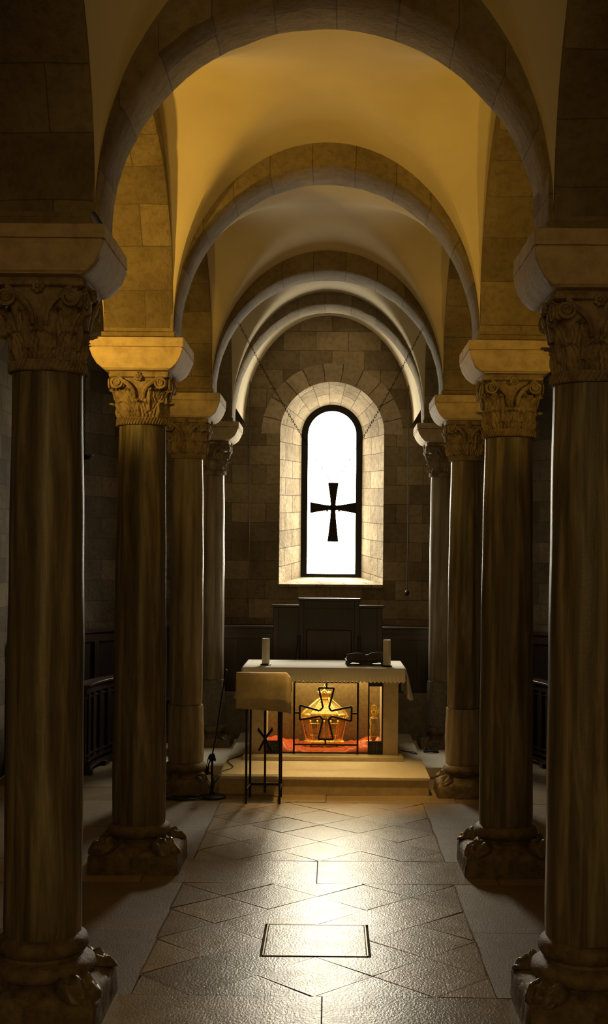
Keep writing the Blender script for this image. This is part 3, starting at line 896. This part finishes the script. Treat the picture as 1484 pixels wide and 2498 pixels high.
# missal on its stand (seen from behind)
c = empty('altar_book', (.36, 12.42, TZ), 'open dark bound book lying on a low stand, right side of the altar', 'book', rz=.06); c.scale = (1, 1, 1.3)
mb = MB()
pr = [(-.20, 0), (-.17, 0), (-.165, .018), (-.145, .026), (-.06, .02), (-.05, 0), (.05, 0), (.06, .02), (.145, .026), (.165, .018), (.17, 0), (.20, 0), (.20, .075), (.10, .09), (0, .085), (-.10, .075), (-.19, .05)]
mb.prism(pr, lambda a, b_, d: (a, d, b_), -.10, -.075); mb.prism(pr, lambda a, b_, d: (a, d, b_ * .5), .12, .14)
mb.box(-.19, .19, -.10, .14, .028, .04); mb.build('book_stand', 'leather_dark', c, smooth=0)
mb = MB(); rows = []
def bz(x): return (.030 + .016 * (x + .2) / .4) * (math.sin(PI * min(1, max(.02, abs(x) / .2 * .9))) ** .5 * .6 + .4) * (.55 if abs(x) < .012 else 1)
for j in range(7):
    y = -.115 + .25 * j / 6; zoff = .062 - .040 * j / 6
    rows.append([(x, y, zoff + bz(x)) for x in [-.195 + .39 * i / 40 for i in range(41)]])
bot = [[(p[0], p[1], p[2] - bz(p[0]) * .8 - .002) for p in r] for r in rows]
mb.grid(rows); mb.grid(bot, flip=True); mb.grid([rows[0], bot[0]], flip=True); mb.grid([rows[-1], bot[-1]])
mb.grid([[r[0] for r in rows], [r[0] for r in bot]]); mb.grid([[r[-1] for r in rows], [r[-1] for r in bot]], flip=True)
mb.build('pages', 'paper', c, smooth=40)
mb = MB()
top = [(p[0] * 1.03, -.119, p[2] + .004) for p in rows[0]]; low = [(p[0] * 1.03, -.119, .038) for p in rows[0]]
t2 = [(p[0], -.1155, p[2]) for p in top]; l2 = [(p[0], -.1155, p[2]) for p in low]
mb.grid([l2, low, top, t2, l2]); mb.face([top[0], t2[0], l2[0], low[0]]); mb.face([top[-1], t2[-1], l2[-1], low[-1]])
mb.box(-.203, .203, -.119, .14, .036, .042)
mb.build('cover', 'leather_dark', c, smooth=40)

# reliquary casket
rq = empty('gold_reliquary', (-.06 + .005, AY + .42, AZ + .055), 'gilded house-shaped reliquary casket with crowned roof in the altar niche', 'reliquary')
def hexr(w, d, z):    # elongated octagon ring
    c = .55
    return [(-w, -d * c, z), (-w * .62, -d, z), (w * .62, -d, z), (w, -d * c, z), (w, d * c, z), (w * .62, d, z), (-w * .62, d, z), (-w, d * c, z)]
def loft(mb, secs):
    mb.grid(secs, closed=True); mb.face(secs[0][::-1]); mb.face(secs[-1])
mb = MB()
loft(mb, [hexr(.19, .12, 0.02), hexr(.205, .13, .035), hexr(.205, .13, .06), hexr(.185, .115, .075), hexr(.185, .115, .09)])
for sx in (-.16, 0, .16):
    for sy in (-.1, .1): mb.blob((sx, sy, .02), .024, .024, .022, 10)
mb.build('foot', 'gold', rq, smooth=30)
mb = MB(); loft(mb, [hexr(.175, .108, .09), hexr(.18, .112, .12), hexr(.215, .135, .27), hexr(.22, .138, .29)])
mb.build('casket_body', 'gold_aged', rq, smooth=25)
mb = MB()
for i, (sx, sy) in enumerate([(-1, -.55), (-.62, -1), (.62, -1), (1, -.55), (0, -1.0), (.3, -1), (-.3, -1)]):
    mb.tube([(sx * .18, sy * .114, .09), (sx * .20, sy * .125, .18), (sx * .222, sy * .139, .285)], [.010, .007, .012], 8)
    mb.blob((sx * .222, sy * .139, .275), .016, .016, .012, 8)
for a0 in (-.095, .095, 0):
    if a0: 
        mb.tube([(a0 - .045 * 1, -.128, .13), (a0 - .05, -.14, .25), (a0 + .05, -.14, .25), (a0 + .045, -.128, .13), (a0 - .045, -.128, .13)], .005, 6)
mb.build('pilasters', 'gold', rq, smooth=50)
mb = MB(); loft(mb, [hexr(.225, .142, .29), hexr(.245, .155, .30), hexr(.245, .155, .315), hexr(.225, .14, .325), hexr(.235, .15, .338), hexr(.215, .135, .345)])
for i in range(22): mb.blob((-.215 + .43 * i / 21, -.152, .307), .008, .008, .009, 8)
mb.build('cornice', 'gold', rq, smooth=25)
mb = MB(); loft(mb, [hexr(.215, .135, .345), hexr(.14, .088, .42), hexr(.065, .045, .475), hexr(.06, .04, .48)])
mb.build('casket_roof', 'gold_aged', rq, smooth=25)
mb = MB()
for p, q in zip(hexr(.215, .135, .347), hexr(.062, .043, .478)):
    P = [Vector(p).lerp(Vector(q), t) for t in (0, .25, .5, .75, 1)]; mb.tube(P, [.010, .008, .009, .008, .010], 7)
for j in (.3, .5, .7):
    A_ = hexr(.215 * (1 - j) + .062 * j, .135 * (1 - j) + .043 * j, .347 + .131 * j); mb.tube([A_[1], A_[2]], .004, 5)
mb.build('roof_ribs', 'gold', rq, smooth=50)
mb = MB(); mb.lathe([(.055, .478), (.062, .488), (.045, .5), (.06, .52), (.066, .535), (.05, .545), (.03, .56), (.012, .57), (.008, .59), (.014, .598), (.014, .605), (.006, .612), (.003, .63)], 20)
for k in range(8): mb.blob((.062 * math.cos(k * PI / 4), .062 * math.sin(k * PI / 4), .545), .012, .012, .016, 8)
mb.build('crown_finial', 'gold', rq, smooth=40)
for c_ in rq.children: pass

# gilded hand-shaped side reliquary
hr = empty('gold_monstrance', (-.06 + .50, AY + .16, AZ + .055), 'small gilded reliquary on scrolled foot behind the right side grille', 'reliquary')
mb = MB(); mb.lathe([(.05, .0), (.055, .01), (.045, .03), (.03, .045), (.036, .06), (.024, .075), (.014, .1)], 20)
for k in range(3):
    a = k * 2 * PI / 3 + .5; P = [(.03 * math.cos(a), .03 * math.sin(a), .09), (.07 * math.cos(a), .07 * math.sin(a), .085), (.07 * math.cos(a), .07 * math.sin(a), .03), (.055 * math.cos(a), .055 * math.sin(a), .012)]
    mb.tube(P, [.008, .012, .009, .012], 7); mb.blob(P[1], .014, .014, .014, 8)
mb.build('foot', 'gold', hr, smooth=50)
mb = MB()
mb.tube([(0, 0, .10), (0, 0, .14), (.002, 0, .22), (.0, 0, .32), (0, 0, .345)], [.018, .032, .038, .028, .022], 14)
for z in (.14, .32): mb.lathe([(.028, z - .01), (.042, z - .005), (.042, z + .005), (.028, z + .01)], 18)
mb.build('sleeve', 'gold_dull', hr, smooth=50)
mb = MB(); pm = [(0, 0, .34), (0, 0, .37), (0, 0, .40)]
mb.tube(pm, [.022, .03, .028], 10)
for k, (dx, l) in enumerate(((-.021, .045), (-.007, .062), (.007, .058), (.021, .042))): mb.tube([(dx * .8, 0, .395), (dx, -.004, .395 + l * .6), (dx * 1.1, -.012, .395 + l)], [.0085, .008, .006], 7)
mb.tube([(.02, 0, .365), (.04, -.004, .385), (.046, -.008, .41)], [.009, .008, .006], 7)
mb.build('hand', 'gold', hr, smooth=60)
mb = MB(); 
for i in range(14): mb.blob((-.034 + .002 * math.sin(i), -.03, .12 + .016 * i), .007, .006, .007, 8)
mb.tube([(.05, .0, .05), (.062, 0, .2), (.055, 0, .38), (.062, 0, .46)], .004, 6)
mb.build('bead_trim', 'gold', hr, smooth=50)

# red satin in the niche
rs = random.Random(3); mb = MB(); nx, ny = 150, 34
rows = []
for j in range(ny + 1):
    row = []
    v = j / ny
    for i in range(nx + 1):
        u = i / nx; X = -.57 + 1.14 * u; Yy = .045 + .70 * v
        d = abs(X) / .57
        hgt = .012 + (.150 * max(0, d - .32) ** .75) * math.sin(PI * min(1, .12 + v)) ** .6
        w = .5 + .5 * math.sin(X * 26 + 3 * math.sin(v * 5 + X * 6)) * math.cos(v * 7 + X * 11)
        w2 = .5 + .5 * math.sin(X * 61 + v * 17 + 2 * math.sin(X * 19))
        if d < .38: w *= .3; w2 *= .3
        z = .058 + hgt * (.35 + .65 * w) + .014 * w2
        if v > .35 and d < .45: z = .058 + .002
        row.append((X, Yy, z))
    rows.append(row)
mb.grid(rows, flip=True)
# front fall
mb.grid([[(p[0], p[1], p[2]) for p in rows[0]], [(p[0], p[1] - .012, .056) for p in rows[0]]], flip=True)
o = mb.build('red_satin_cloth', 'satin_red', smooth=80, loc=(-.06, AY, AZ))
tag(o, 'crumpled orange red satin cloth around the gold casket in the altar niche', 'cloth')

# ------------------------------------------------------------------ lectern
lx, ly = -.573, 10.64
le = empty('lectern', (lx, ly, 0), 'black iron lectern with parchment coloured cover, left in front of the altar', 'lectern')
lt = .86
for (x, y, zb) in ((-.145, 0, 0), (.145, 0, 0), (-.13, .31, 0), (.145, .31, 0), (0.0, .34, .035)):
    mb = MB(); mb.bar((x, y, zb), (x, y, lt + (.03 if y else 0)), .019); mb.build('leg', 'black_iron', le, smooth=0)
mb = MB(); zc_ = .115
mb.bar((-.145, 0, zc_), (-.13, .31, zc_), .018); mb.bar((.145, 0, zc_), (.145, .31, zc_), .018); mb.bar((-.13, .31, zc_), (.145, .31, zc_), .020)
mb.build('cross_brace', 'black_iron', le, smooth=0)
mb = MB(); cz = .515
for sg in (-1, 1):
    P = [(-.052 * sg - .012, -.10), (-.052 * sg + .012, -.10)]
    mb.prism([(-.062 * sg, -.095), (-.062 * sg + .014 * sg, -.115), (.005 * sg, -.006), (.070 * sg, .075), (.062 * sg, .108), (-.006 * sg, .012)], lambda a, b_, d: (a + .0, d, b_ + cz), .318 + .006 * sg, .326 + .006 * sg)
mb.build('crossed_blades', 'black_iron', le, smooth=0)
mb = MB(); mb.bar((-.145, 0, lt), (.145, 0, lt), .02); mb.bar((-.145, .31, lt + .03), (.145, .31, lt + .03), .02)
mb.prism([(-.03, .82), (.36, .86), (.36, .875), (-.03, .835)], lambda a, b_, d: (d, a, b_), -.215, .215)
mb.build('desk_board', 'black_wood', le, smooth=0)
# cover: hangs in front, folded over a raised board
mb = MB(); n = 40; rows = []
def cx_(t): return -.238 + .476 * t
zt = 1.135
prof = [(.36, .985), (.20, 1.06), (.03, zt), (-.018, zt - .002), (-.032, zt - .02), (-.040, zt - .10), (-.046, zt - .20), (-.050, zt - .305)]
for j, (yy, zz) in enumerate(prof):
    row = []
    for i in range(n + 1):
        t = i / n; x = cx_(t); z = zz; y = yy
        if j >= 3:
            k = (j - 3) / 4
            y += -.010 * math.sin(t * 7 + 1) * k - .006 * math.sin(t * 15) * k
            z -= .035 * t * k if j > 3 else 0
            x += .010 * k * math.sin(t * 3)
        if t > .92: 
            z -= (t - .92) / .08 * (.055 if j < 4 else .012)
            y += (t - .92) / .08 * .03
        row.append((x, y, z))
    rows.append(row)
mb.grid(rows)
o = mb.build('cloth_cover', 'cloth_parchment', le, smooth=50)
sm = o.modifiers.new('solid', 'SOLIDIFY'); sm.thickness = .004; sm.offset = -1
mb = MB(); mb.prism([(-.012, .84), (.34, .87), (.34, .975), (.20, 1.045), (.03, 1.118), (-.005, 1.118)], lambda a, b_, d: (d, a, b_), -.22, .20)
mb.build('book_rest', 'black_wood', le, smooth=0)

# ------------------------------------------------------------------ microphone stand
ms = empty('microphone_stand', (-1.035, 10.90, 0), 'black microphone stand with round base and tilted boom beside the third left column', 'microphone stand')
mb = MB(); mb.lathe([(.115, 0), (.12, .004), (.12, .014), (.105, .02), (.03, .03), (.022, .05), (.012, .055)], 40); mb.build('base', 'black_iron', ms, smooth=40)
mb = MB(); mb.tube([(0, 0, .04), (-.004, 0, .345)], .011, 10); mb.build('pole', 'black_iron', ms, smooth=60)
mb = MB(); mb.blob((-.006, 0, .355), .032, .024, .034, 14); mb.tube([(-.006, -.03, .36), (-.006, .03, .36)], .012, 8); mb.tube([(.005, -.01, .39), (.02, -.01, .335), (.03, -.01, .33)], .012, 8)
mb.build('clutch', 'black_iron', ms, smooth=50)
mb = MB(); mb.tube([(-.045, 0, .235), (-.032, 0, .30), (-.006, 0, .36), (.03, .01, .55), (.062, .02, .80), (.098, .03, 1.05)], .0065, 8)
mb.tube([(-.046, 0, .20), (-.040, 0, .27)], .012, 8); mb.build('boom', 'black_iron', ms, smooth=50)
mb = MB(); mb.tube([(.098, .03, 1.05), (.101, .031, 1.075), (.106, .032, 1.11)], [.010, .013, .014], 10); mb.blob((.108, .033, 1.118), .016, .016, .018, 12); mb.build('microphone', 'black_iron', ms, smooth=50)
def cable(name, pts, r, label, mat='cable_black', group=None, sub=6):
    P = [Vector(p) for p in pts]; out = []
    for i in range(len(P) - 1):
        p0, p1, p2, p3 = P[max(i - 1, 0)], P[i], P[i + 1], P[min(i + 2, len(P) - 1)]
        for k in range(sub):
            t = k / sub; out.append(.5 * ((2 * p1) + (p2 - p0) * t + (2 * p0 - 5 * p1 + 4 * p2 - p3) * t * t + (3 * p1 - p0 - 3 * p2 + p3) * t ** 3))
    out.append(P[-1]); mb = MB(); mb.tube(out, r, 6); return tag(mb.build(name, mat, smooth=80), label, 'cable', group)
z = .006
pts = [(-1.60, 11.02, z), (-1.45, 10.98, z)]
for i in range(34):
    a = i * .62; rr_ = .10 + .02 * math.sin(i * 1.7)
    pts.append((-1.335 + rr_ * 1.1 * math.cos(a) + .003 * i, 10.80 + rr_ * .75 * math.sin(a), z + .0012 * i * .3))
pts += [(-1.20, 10.76, z), (-1.165, 10.80, z + .003)]
cable('microphone_cable', pts, .005, 'black cable coiled on the floor left of the microphone stand base')
cable('microphone_cable', [(-.975, 10.93, .075), (-.99, 10.96, .16), (-1.085, 10.985, .09), (-1.10, 10.975, .20), (-1.085, 10.93, .30), (-1.07, 10.90, .355)][::-1][:4] + [(-1.06, 10.97, .08), (-.975, 11.03, .172), (-.985, 11.25, .172), (-.90, 11.5, .172), (-.98, 11.85, .172), (-.87, 12.2, .172), (-.83, 12.5, .172)], .0045, 'black cable looping from the microphone stand over the step to the altar')
cable('floor_cable', [(.80, 12.55, .172), (.84, 12.42, .172), (.88, 12.38, .172), (.86, 12.5, .172), (.79, 12.52, .172), (.74, 12.62, .172)], .005, 'short black cable loop on the step right of the altar')
cable('floor_cable', [(1.0, 13.02, DZ + .006), (1.04, 12.95, DZ + .03), (1.10, 12.93, DZ + .012), (1.14, 12.96, DZ + .03), (1.10, 13.02, DZ + .006), (1.02, 13.0, DZ + .03), (1.0, 12.94, DZ + .01), (1.07, 12.9, DZ + .02), (1.15, 12.93, DZ + .006)], .010, 'black coiled cable at the foot of the farthest right column')

# ------------------------------------------------------------------ hanging cross with chains
hc = empty('hanging_cross', (.015, 11.42, 2.60), 'dark flared cross hanging on chains before the bright window', 'cross')
mb = MB()
def arm(w0, w1, l0, l1, rot, mb):
    P = []; nn = 8
    pr = [(l0 + (l1 - l0) * i / nn, w0 + (w1 - w0) * (i / nn) ** 1.35) for i in range(nn + 1)]
    poly = [(w, l) for l, w in pr] + [(-w, l) for l, w in pr][::-1]
    c_, s_ = math.cos(rot), math.sin(rot)
    mb.prism([(a * c_ - b_ * s_, a * s_ + b_ * c_) for a, b_ in poly], lambda a, b_, d: (a, d, b_), -.010, .010)
arm(.022, .050, .01, .232, 0, mb); arm(.020, .052, .01, .213, PI / 2, mb); arm(.020, .052, .01, .213, -PI / 2, mb); arm(.022, .052, .01, .315, PI, mb)
mb.build('cross_body', 'black_iron', hc, smooth=0)
mb = MB(); mb.blob((0, 0, 0), .036, .02, .036, 16)
for sx in (-1, 1): mb.blob((sx * .055, 0, -.028), .010, .008, .010, 8)
mb.build('boss', 'black_iron', hc, smooth=60)
for sg, top in ((-1, (-.885, -.08, 1.69)), (1, (.825, -.08, 1.69))):
    mb = MB(); A_ = Vector((sg * .012, 0, .23)); B_ = Vector(top); nl = 60
    d = (B_ - A_).normalized(); sidev = d.cross(Vector((0, 1, 0))).normalized(); L_ = (B_ - A_).length
    for i in range(nl):
        cpt = A_ + (B_ - A_) * ((i + .5) / nl) + Vector((0, 0, -.05 * math.sin(PI * (i + .5) / nl)))
        u = sidev if i % 2 else Vector((0, 1, 0)); hl = L_ / nl * .66
        mb.tube([cpt + d * (hl * math.cos(t)) + u * (.0075 * math.sin(t)) for t in [2 * PI * k / 8 for k in range(9)]], .0022, 4, cap=False)
    mb.build('chain', 'black_iron', hc, smooth=60)

# ropes on the end wall
for x, zb, lb, ball in ((-1.0, 1.62, 'thin dark rope hanging on the end wall left of the window', False), (.925, 1.74, 'thin dark rope with a round knob hanging right of the window', True)):
    r_ = empty('hanging_rope', (x, 14.9, zb), lb, 'rope')
    mb = MB(); mb.tube([(0, 0, 0), (.004, 0, 1.0), (-.003, 0, 2.0), (0, 0, 3.0 - (zb - 1.62))], .0055, 6); mb.build('rope', 'cable_dark', r_, smooth=60)
    mb = MB()
    if ball: mb.blob((0, 0, -.01), .030, .030, .036, 14)
    else: mb.tube([(0, 0, .02), (0, 0, -.03)], [.006, .012], 8)
    mb.build('pull_knob', 'dark_wood', r_, smooth=60)

# hanging lamp in left aisle
hl = empty('hanging_lamp', (-2.42, 12.0, 3.12), 'small dark dish lamp hanging on a chain in the left aisle', 'lamp')
mb = MB()
for i in range(46):
    zz = .03 + i * .032; u = Vector((1, 0, 0)) if i % 2 else Vector((0, 1, 0))
    mb.tube([Vector((.0, 0, zz)) + Vector((0, 0, 1)) * (.02 * math.cos(t)) + u * (.009 * math.sin(t)) for t in [2 * PI * k / 8 for k in range(9)]], .0028, 4, cap=False)
mb.build('chain', 'black_iron', hl, smooth=60)
mb = MB(); mb.lathe([(.01, -.05), (.05, -.04), (.085, -.012), (.09, 0), (.08, -.002), (.04, -.03)], 24)
mb.lathe([(.004, -.02), (.008, .0), (.014, .02), (.006, .04)], 10)
mb.build('dish', 'black_iron', hl, smooth=50)

# ------------------------------------------------------------------ throne and wood panelling
tb = empty('panelled_backboard', (-.03, 13.74, .165), 'wide dark wooden board behind the throne, rising above the panelling', 'wood panel')
mb = MB(); mb.box(-.61, .61, 0, .04, 0, 1.42); mb.build('board', 'dark_wood', tb, smooth=0, bevel=.004)
for x in (-.61, .55):
    mb = MB(); mb.box(x, x + .06, -.02, 0, 0, 1.42); mb.build('side_moulding', 'red_wood', tb, smooth=0, bevel=.004)
mb = MB(); mb.box(-.63, .63, -.03, .045, 1.42, 1.45); mb.build('top_moulding', 'red_wood', tb, smooth=0, bevel=.004)
th = empty('throne', (-.015, 13.18, .165), 'high backed dark wooden throne behind the altar', 'throne')
mb = MB(); mb.box(-.335, .335, .42, .47, .0, 1.50); mb.build('backrest', 'black_wood', th, smooth=0, bevel=.006)
mb = MB()
o_ = [(-.345, .0), (.345, .0), (.345, 1.50), (-.345, 1.50)]
mb.box(-.345, .345, .395, .485, 1.50, 1.53); mb.build('top_rail', 'black_wood', th, smooth=0, bevel=.004)
for a, b_, c0, c1 in ((-.335, -.28, .4, 1.50), (.28, .335, .4, 1.50), (-.28, .28, 1.42, 1.50)):
    mb = MB(); mb.box(a, b_, .402, .42, c0, c1); mb.build('back_moulding', 'black_wood', th, smooth=0, bevel=.003)
mb = MB(); mb.box(-.25, .25, .395, .42, .46, 1.18); mb.build('back_cushion', 'red_wood', th, smooth=0, bevel=.01)
mb = MB(); mb.box(-.33, .33, .0, .42, .36, .45); mb.build('seat', 'black_wood', th, smooth=0, bevel=.01)
for sg in (-1, 1):
    mb = MB(); mb.tube([(sg * .33, .41, 1.12), (sg * .335, .39, 1.00), (sg * .345, .30, .86), (sg * .35, .15, .80), (sg * .355, .02, .76), (sg * .35, -.03, .70)], [.016, .020, .024, .026, .028, .018], 10); mb.build('armrest', 'black_wood', th, smooth=60)
    for yy in (.0, .41):
        mb = MB(); mb.box(sg * .32 - .03, sg * .32 + .03, yy, yy + .055, 0, .75 if yy < .1 else .4); mb.build('leg', 'black_wood', th, smooth=0, bevel=.004)

def arcpanel(mb, r0, r1, a0, a1_, z0, z1, n=24):
    """curved board about the apse centre, angle measured from +Y"""
    P = lambda r, t, z: (CX + r * math.sin(t), CY + r * math.cos(t), z)
    ts = [a0 + (a1_ - a0) * i / n for i in range(n + 1)]
    secs = [[P(r0, t, z0), P(r0, t, z1), P(r1, t, z1), P(r1, t, z0)] for t in ts]
    mb.grid(secs, closed=True); mb.face(secs[0]); mb.face(secs[-1])
ZWn = 1.29
for sg, sd in ((-1, 'left'), (1, 'right')):
    w = empty('wall_panelling', (CX + sg * 2.0, CY + 2.2, 0), 'dark wooden wall panelling curving round the %s side of the end wall' % sd, 'wood panelling', 'wall panelling')
    a0, a1_ = sg * .20, sg * 1.62
    loc0 = w.location.copy()
    def shift(mb):
        mb.v = [(p[0] - loc0.x, p[1] - loc0.y, p[2] - loc0.z) for p in mb.v]; return mb
    mb = MB(); arcpanel(mb, 2.99, 3.06, sg * .555, a1_, 0, ZWn, 40); arcpanel(mb, 2.99, 3.06, a0 * 1.05, sg * .555, .56, ZWn, 16); shift(mb).build('boards', 'dark_wood', w, smooth=30)
    mb = MB(); arcpanel(mb, 2.955, 3.09, a0 * 1.08, a1_, ZWn, ZWn + .035, 40); arcpanel(mb, 2.97, 2.99, a0 * 1.1, a1_, ZWn - .10, ZWn - .02, 40)
    shift(mb).build('top_rail', 'red_wood', w, smooth=30)
    mb = MB(); nst = 9
    for i in range(nst):
        mb = MB(); t = a0 + (a1_ - a0) * (i + .3) / nst; arcpanel(mb, 2.965, 2.99, t - .012, t + .012, .57, ZWn - .10, 1)
        shift(mb).build('stile', 'red_wood', w, smooth=0)
    # bench
    b = empty('choir_bench', (CX + sg * 2.2, CY + 1.6, 0), 'dark wooden curved bench along the %s side of the end wall' % sd, 'bench', 'choir benches'); loc0 = b.location.copy()
    mb = MB(); arcpanel(mb, 2.60, 2.985, sg * .72, sg * 1.55, .46, .50, 24); shift(mb).build('seat', 'dark_wood', b, smooth=30)
    mb = MB(); arcpanel(mb, 2.66, 2.70, sg * .73, sg * 1.54, 0, .46, 24); shift(mb).build('front_board', 'dark_wood', b, smooth=30)
    # kneeler front
    k_ = empty('choir_stall_front', (CX + sg * 2.2, CY + .5, 0), 'curved dark wooden stall front with shiny top rail in the %s aisle' % sd, 'stall front', 'choir stall fronts'); loc0 = k_.location.copy()
    e0 = sg * 1.12; e1 = sg * (1.64 if sg < 0 else 1.60)
    mb = MB(); arcpanel(mb, 2.36, 2.385, e0, e1, .05, .82, 24); shift(mb).build('panel', 'dark_wood', k_, smooth=30)
    mb = MB(); arcpanel(mb, 2.30, 2.47, e0, e1, .845, .87, 24); arcpanel(mb, 2.335, 2.36, e0, e1, .77, .845, 24); shift(mb).build('top_rail', 'red_wood', k_, smooth=30, bevel=.004)
    for ra, za, zb_ in ((2.345, .725, .735), (2.335, .16, .175), (2.315, .11, .125), (2.295, .045, .075)):
        mb = MB(); arcpanel(mb, ra, 2.36, e0, e1, za, zb_, 24); shift(mb).build('moulding', 'red_wood', k_, smooth=30)
    mb = MB()
    for i in range(7):
        mb = MB(); t = e0 + (e1 - e0) * i / 6; arcpanel(mb, 2.34, 2.36, t - .016, t + .016, .13, .77, 1)
        shift(mb).build('stile', 'dark_wood', k_, smooth=0)
    for i in (0, 3, 6):
        t = e0 + (e1 - e0) * i / 6; mb = MB(); arcpanel(mb, 2.27, 2.43, t - .02, t + .02, 0, .046, 1); shift(mb).build('foot', 'black_wood', k_, smooth=0)
# near end of a dark stall in the left aisle
pw = empty('stall_end', (-2.50, 11.72, 0), 'black wooden stall end post between the first two left columns', 'stall end')
mb = MB(); mb.box(-.06, .04, -.03, .22, 0, .86); mb.build('post', 'black_wood', pw, smooth=0, bevel=.01)
mb = MB(); mb.box(-.10, .09, -.06, .26, 0, .05); mb.build('foot', 'black_wood', pw, smooth=0, bevel=.01)

# ------------------------------------------------------------------ lights
def area(name, loc, target, size, power, col, sy=None, spread=PI):
    l = bpy.data.lights.new(name, 'AREA'); l.energy = power; l.color = col; l.size = size
    if sy: l.shape = 'RECTANGLE'; l.size_y = sy
    l.spread = spread
    o = bpy.data.objects.new(name, l); COL.objects.link(o); o.location = loc
    d = Vector(target) - Vector(loc); o.rotation_euler = d.to_track_quat('-Z', 'Y').to_euler(); return o
def spot(name, loc, target, power, col, ang, blend=.5, r=.03):
    l = bpy.data.lights.new(name, 'SPOT'); l.energy = power; l.color = col; l.spot_size = math.radians(ang); l.spot_blend = blend; l.shadow_soft_size = r
    o = bpy.data.objects.new(name, l); COL.objects.link(o); o.location = loc
    d = Vector(target) - Vector(loc); o.rotation_euler = d.to_track_quat('-Z', 'Y').to_euler(); return o
def point(name, loc, power, col, r=.05):
    l = bpy.data.lights.new(name, 'POINT'); l.energy = power; l.color = col; l.shadow_soft_size = r
    o = bpy.data.objects.new(name, l); COL.objects.link(o); o.location = loc; return o
AMB = (1.0, .56, .085); WARM = (1.0, .56, .15)
w = bpy.data.worlds.new('daylight'); SC.world = w; w.use_nodes = True
bg = w.node_tree.nodes['Background']; bg.inputs[0].default_value = (1.0, .97, .88, 1); bg.inputs[1].default_value = 1
# daylight falling steeply in through the window
for k in range(5):
    zc = 2.08 + .42 * k
    area('window_daylight', (0, YI - .10, zc), (0, YI - .10 - 1.0, zc - .75), .56 if k < 4 else .44, 10, (1, .92, .74), .30, math.radians(125))
# amber flood lamps mounted in the aisles between first and second columns
spot('aisle_lamp_left', (-1.95, 7.10, 3.30), (-1.25, 8.3, 4.5), 78, AMB, 128, .6, .06)
spot('aisle_lamp_right', (1.95, 7.0, 3.25), (1.15, 8.3, 4.5), 18, AMB, 128, .6, .06)
spot('vault_lamp_left', (-1.30, 6.35, 3.75), (.4, 7.4, 4.9), 22, AMB, 140, .8, .08)
spot('vault_lamp_right', (1.22, 6.35, 3.75), (-.5, 7.4, 4.9), 21, AMB, 140, .8, .08)
spot('altar_spot', (.22, 10.3, 4.5), (.12, 11.15, 0), 500, WARM, 32, .9, .05)
spot('third_bay_fill_left', (-1.9, 10.1, 3.3), (-.9, 10.4, 4.8), 9, AMB, 130, .6, .06)  # weak fill pair added to warm the vault edges of this bay
spot('third_bay_fill_right', (1.85, 10.1, 3.3), (.8, 10.4, 4.8), 9, AMB, 130, .6, .06)
area('camera_side_fill', (0, -1.2, 3.2), (0, 6, 2.6), 2.5, 42, (1.0, .61, .19))  # unseen amber fill added behind the camera for soft ambient light

# ------------------------------------------------------------------ camera
cam = bpy.data.cameras.new('camera'); co = bpy.data.objects.new('camera', cam); COL.objects.link(co)
co.location = (0, 0, H); cam.sensor_fit = 'AUTO'; cam.sensor_width = 36; cam.lens = 36 * F / 2498
cam.shift_x = -(808 - 742) / 2498; cam.shift_y = (1370 - 1249) / 2498
ROLL = .009
co.rotation_euler = (Matrix.Rotation(PI / 2, 4, 'X') @ Matrix.Rotation(ROLL, 4, 'Z')).to_euler()
cam.clip_start = .05; cam.clip_end = 100
SC.camera = co
SC.view_settings.view_transform = 'Standard'; SC.view_settings.look = 'None'; SC.view_settings.exposure = 0; SC.view_settings.gamma = 1
SC.view_settings.use_curve_mapping = False
SC.cycles.use_denoising = True
SC.cycles.max_bounces = 8; SC.cycles.diffuse_bounces = 5; SC.cycles.caustics_reflective = False; SC.cycles.caustics_refractive = False
SC.cycles.sample_clamp_indirect = 6
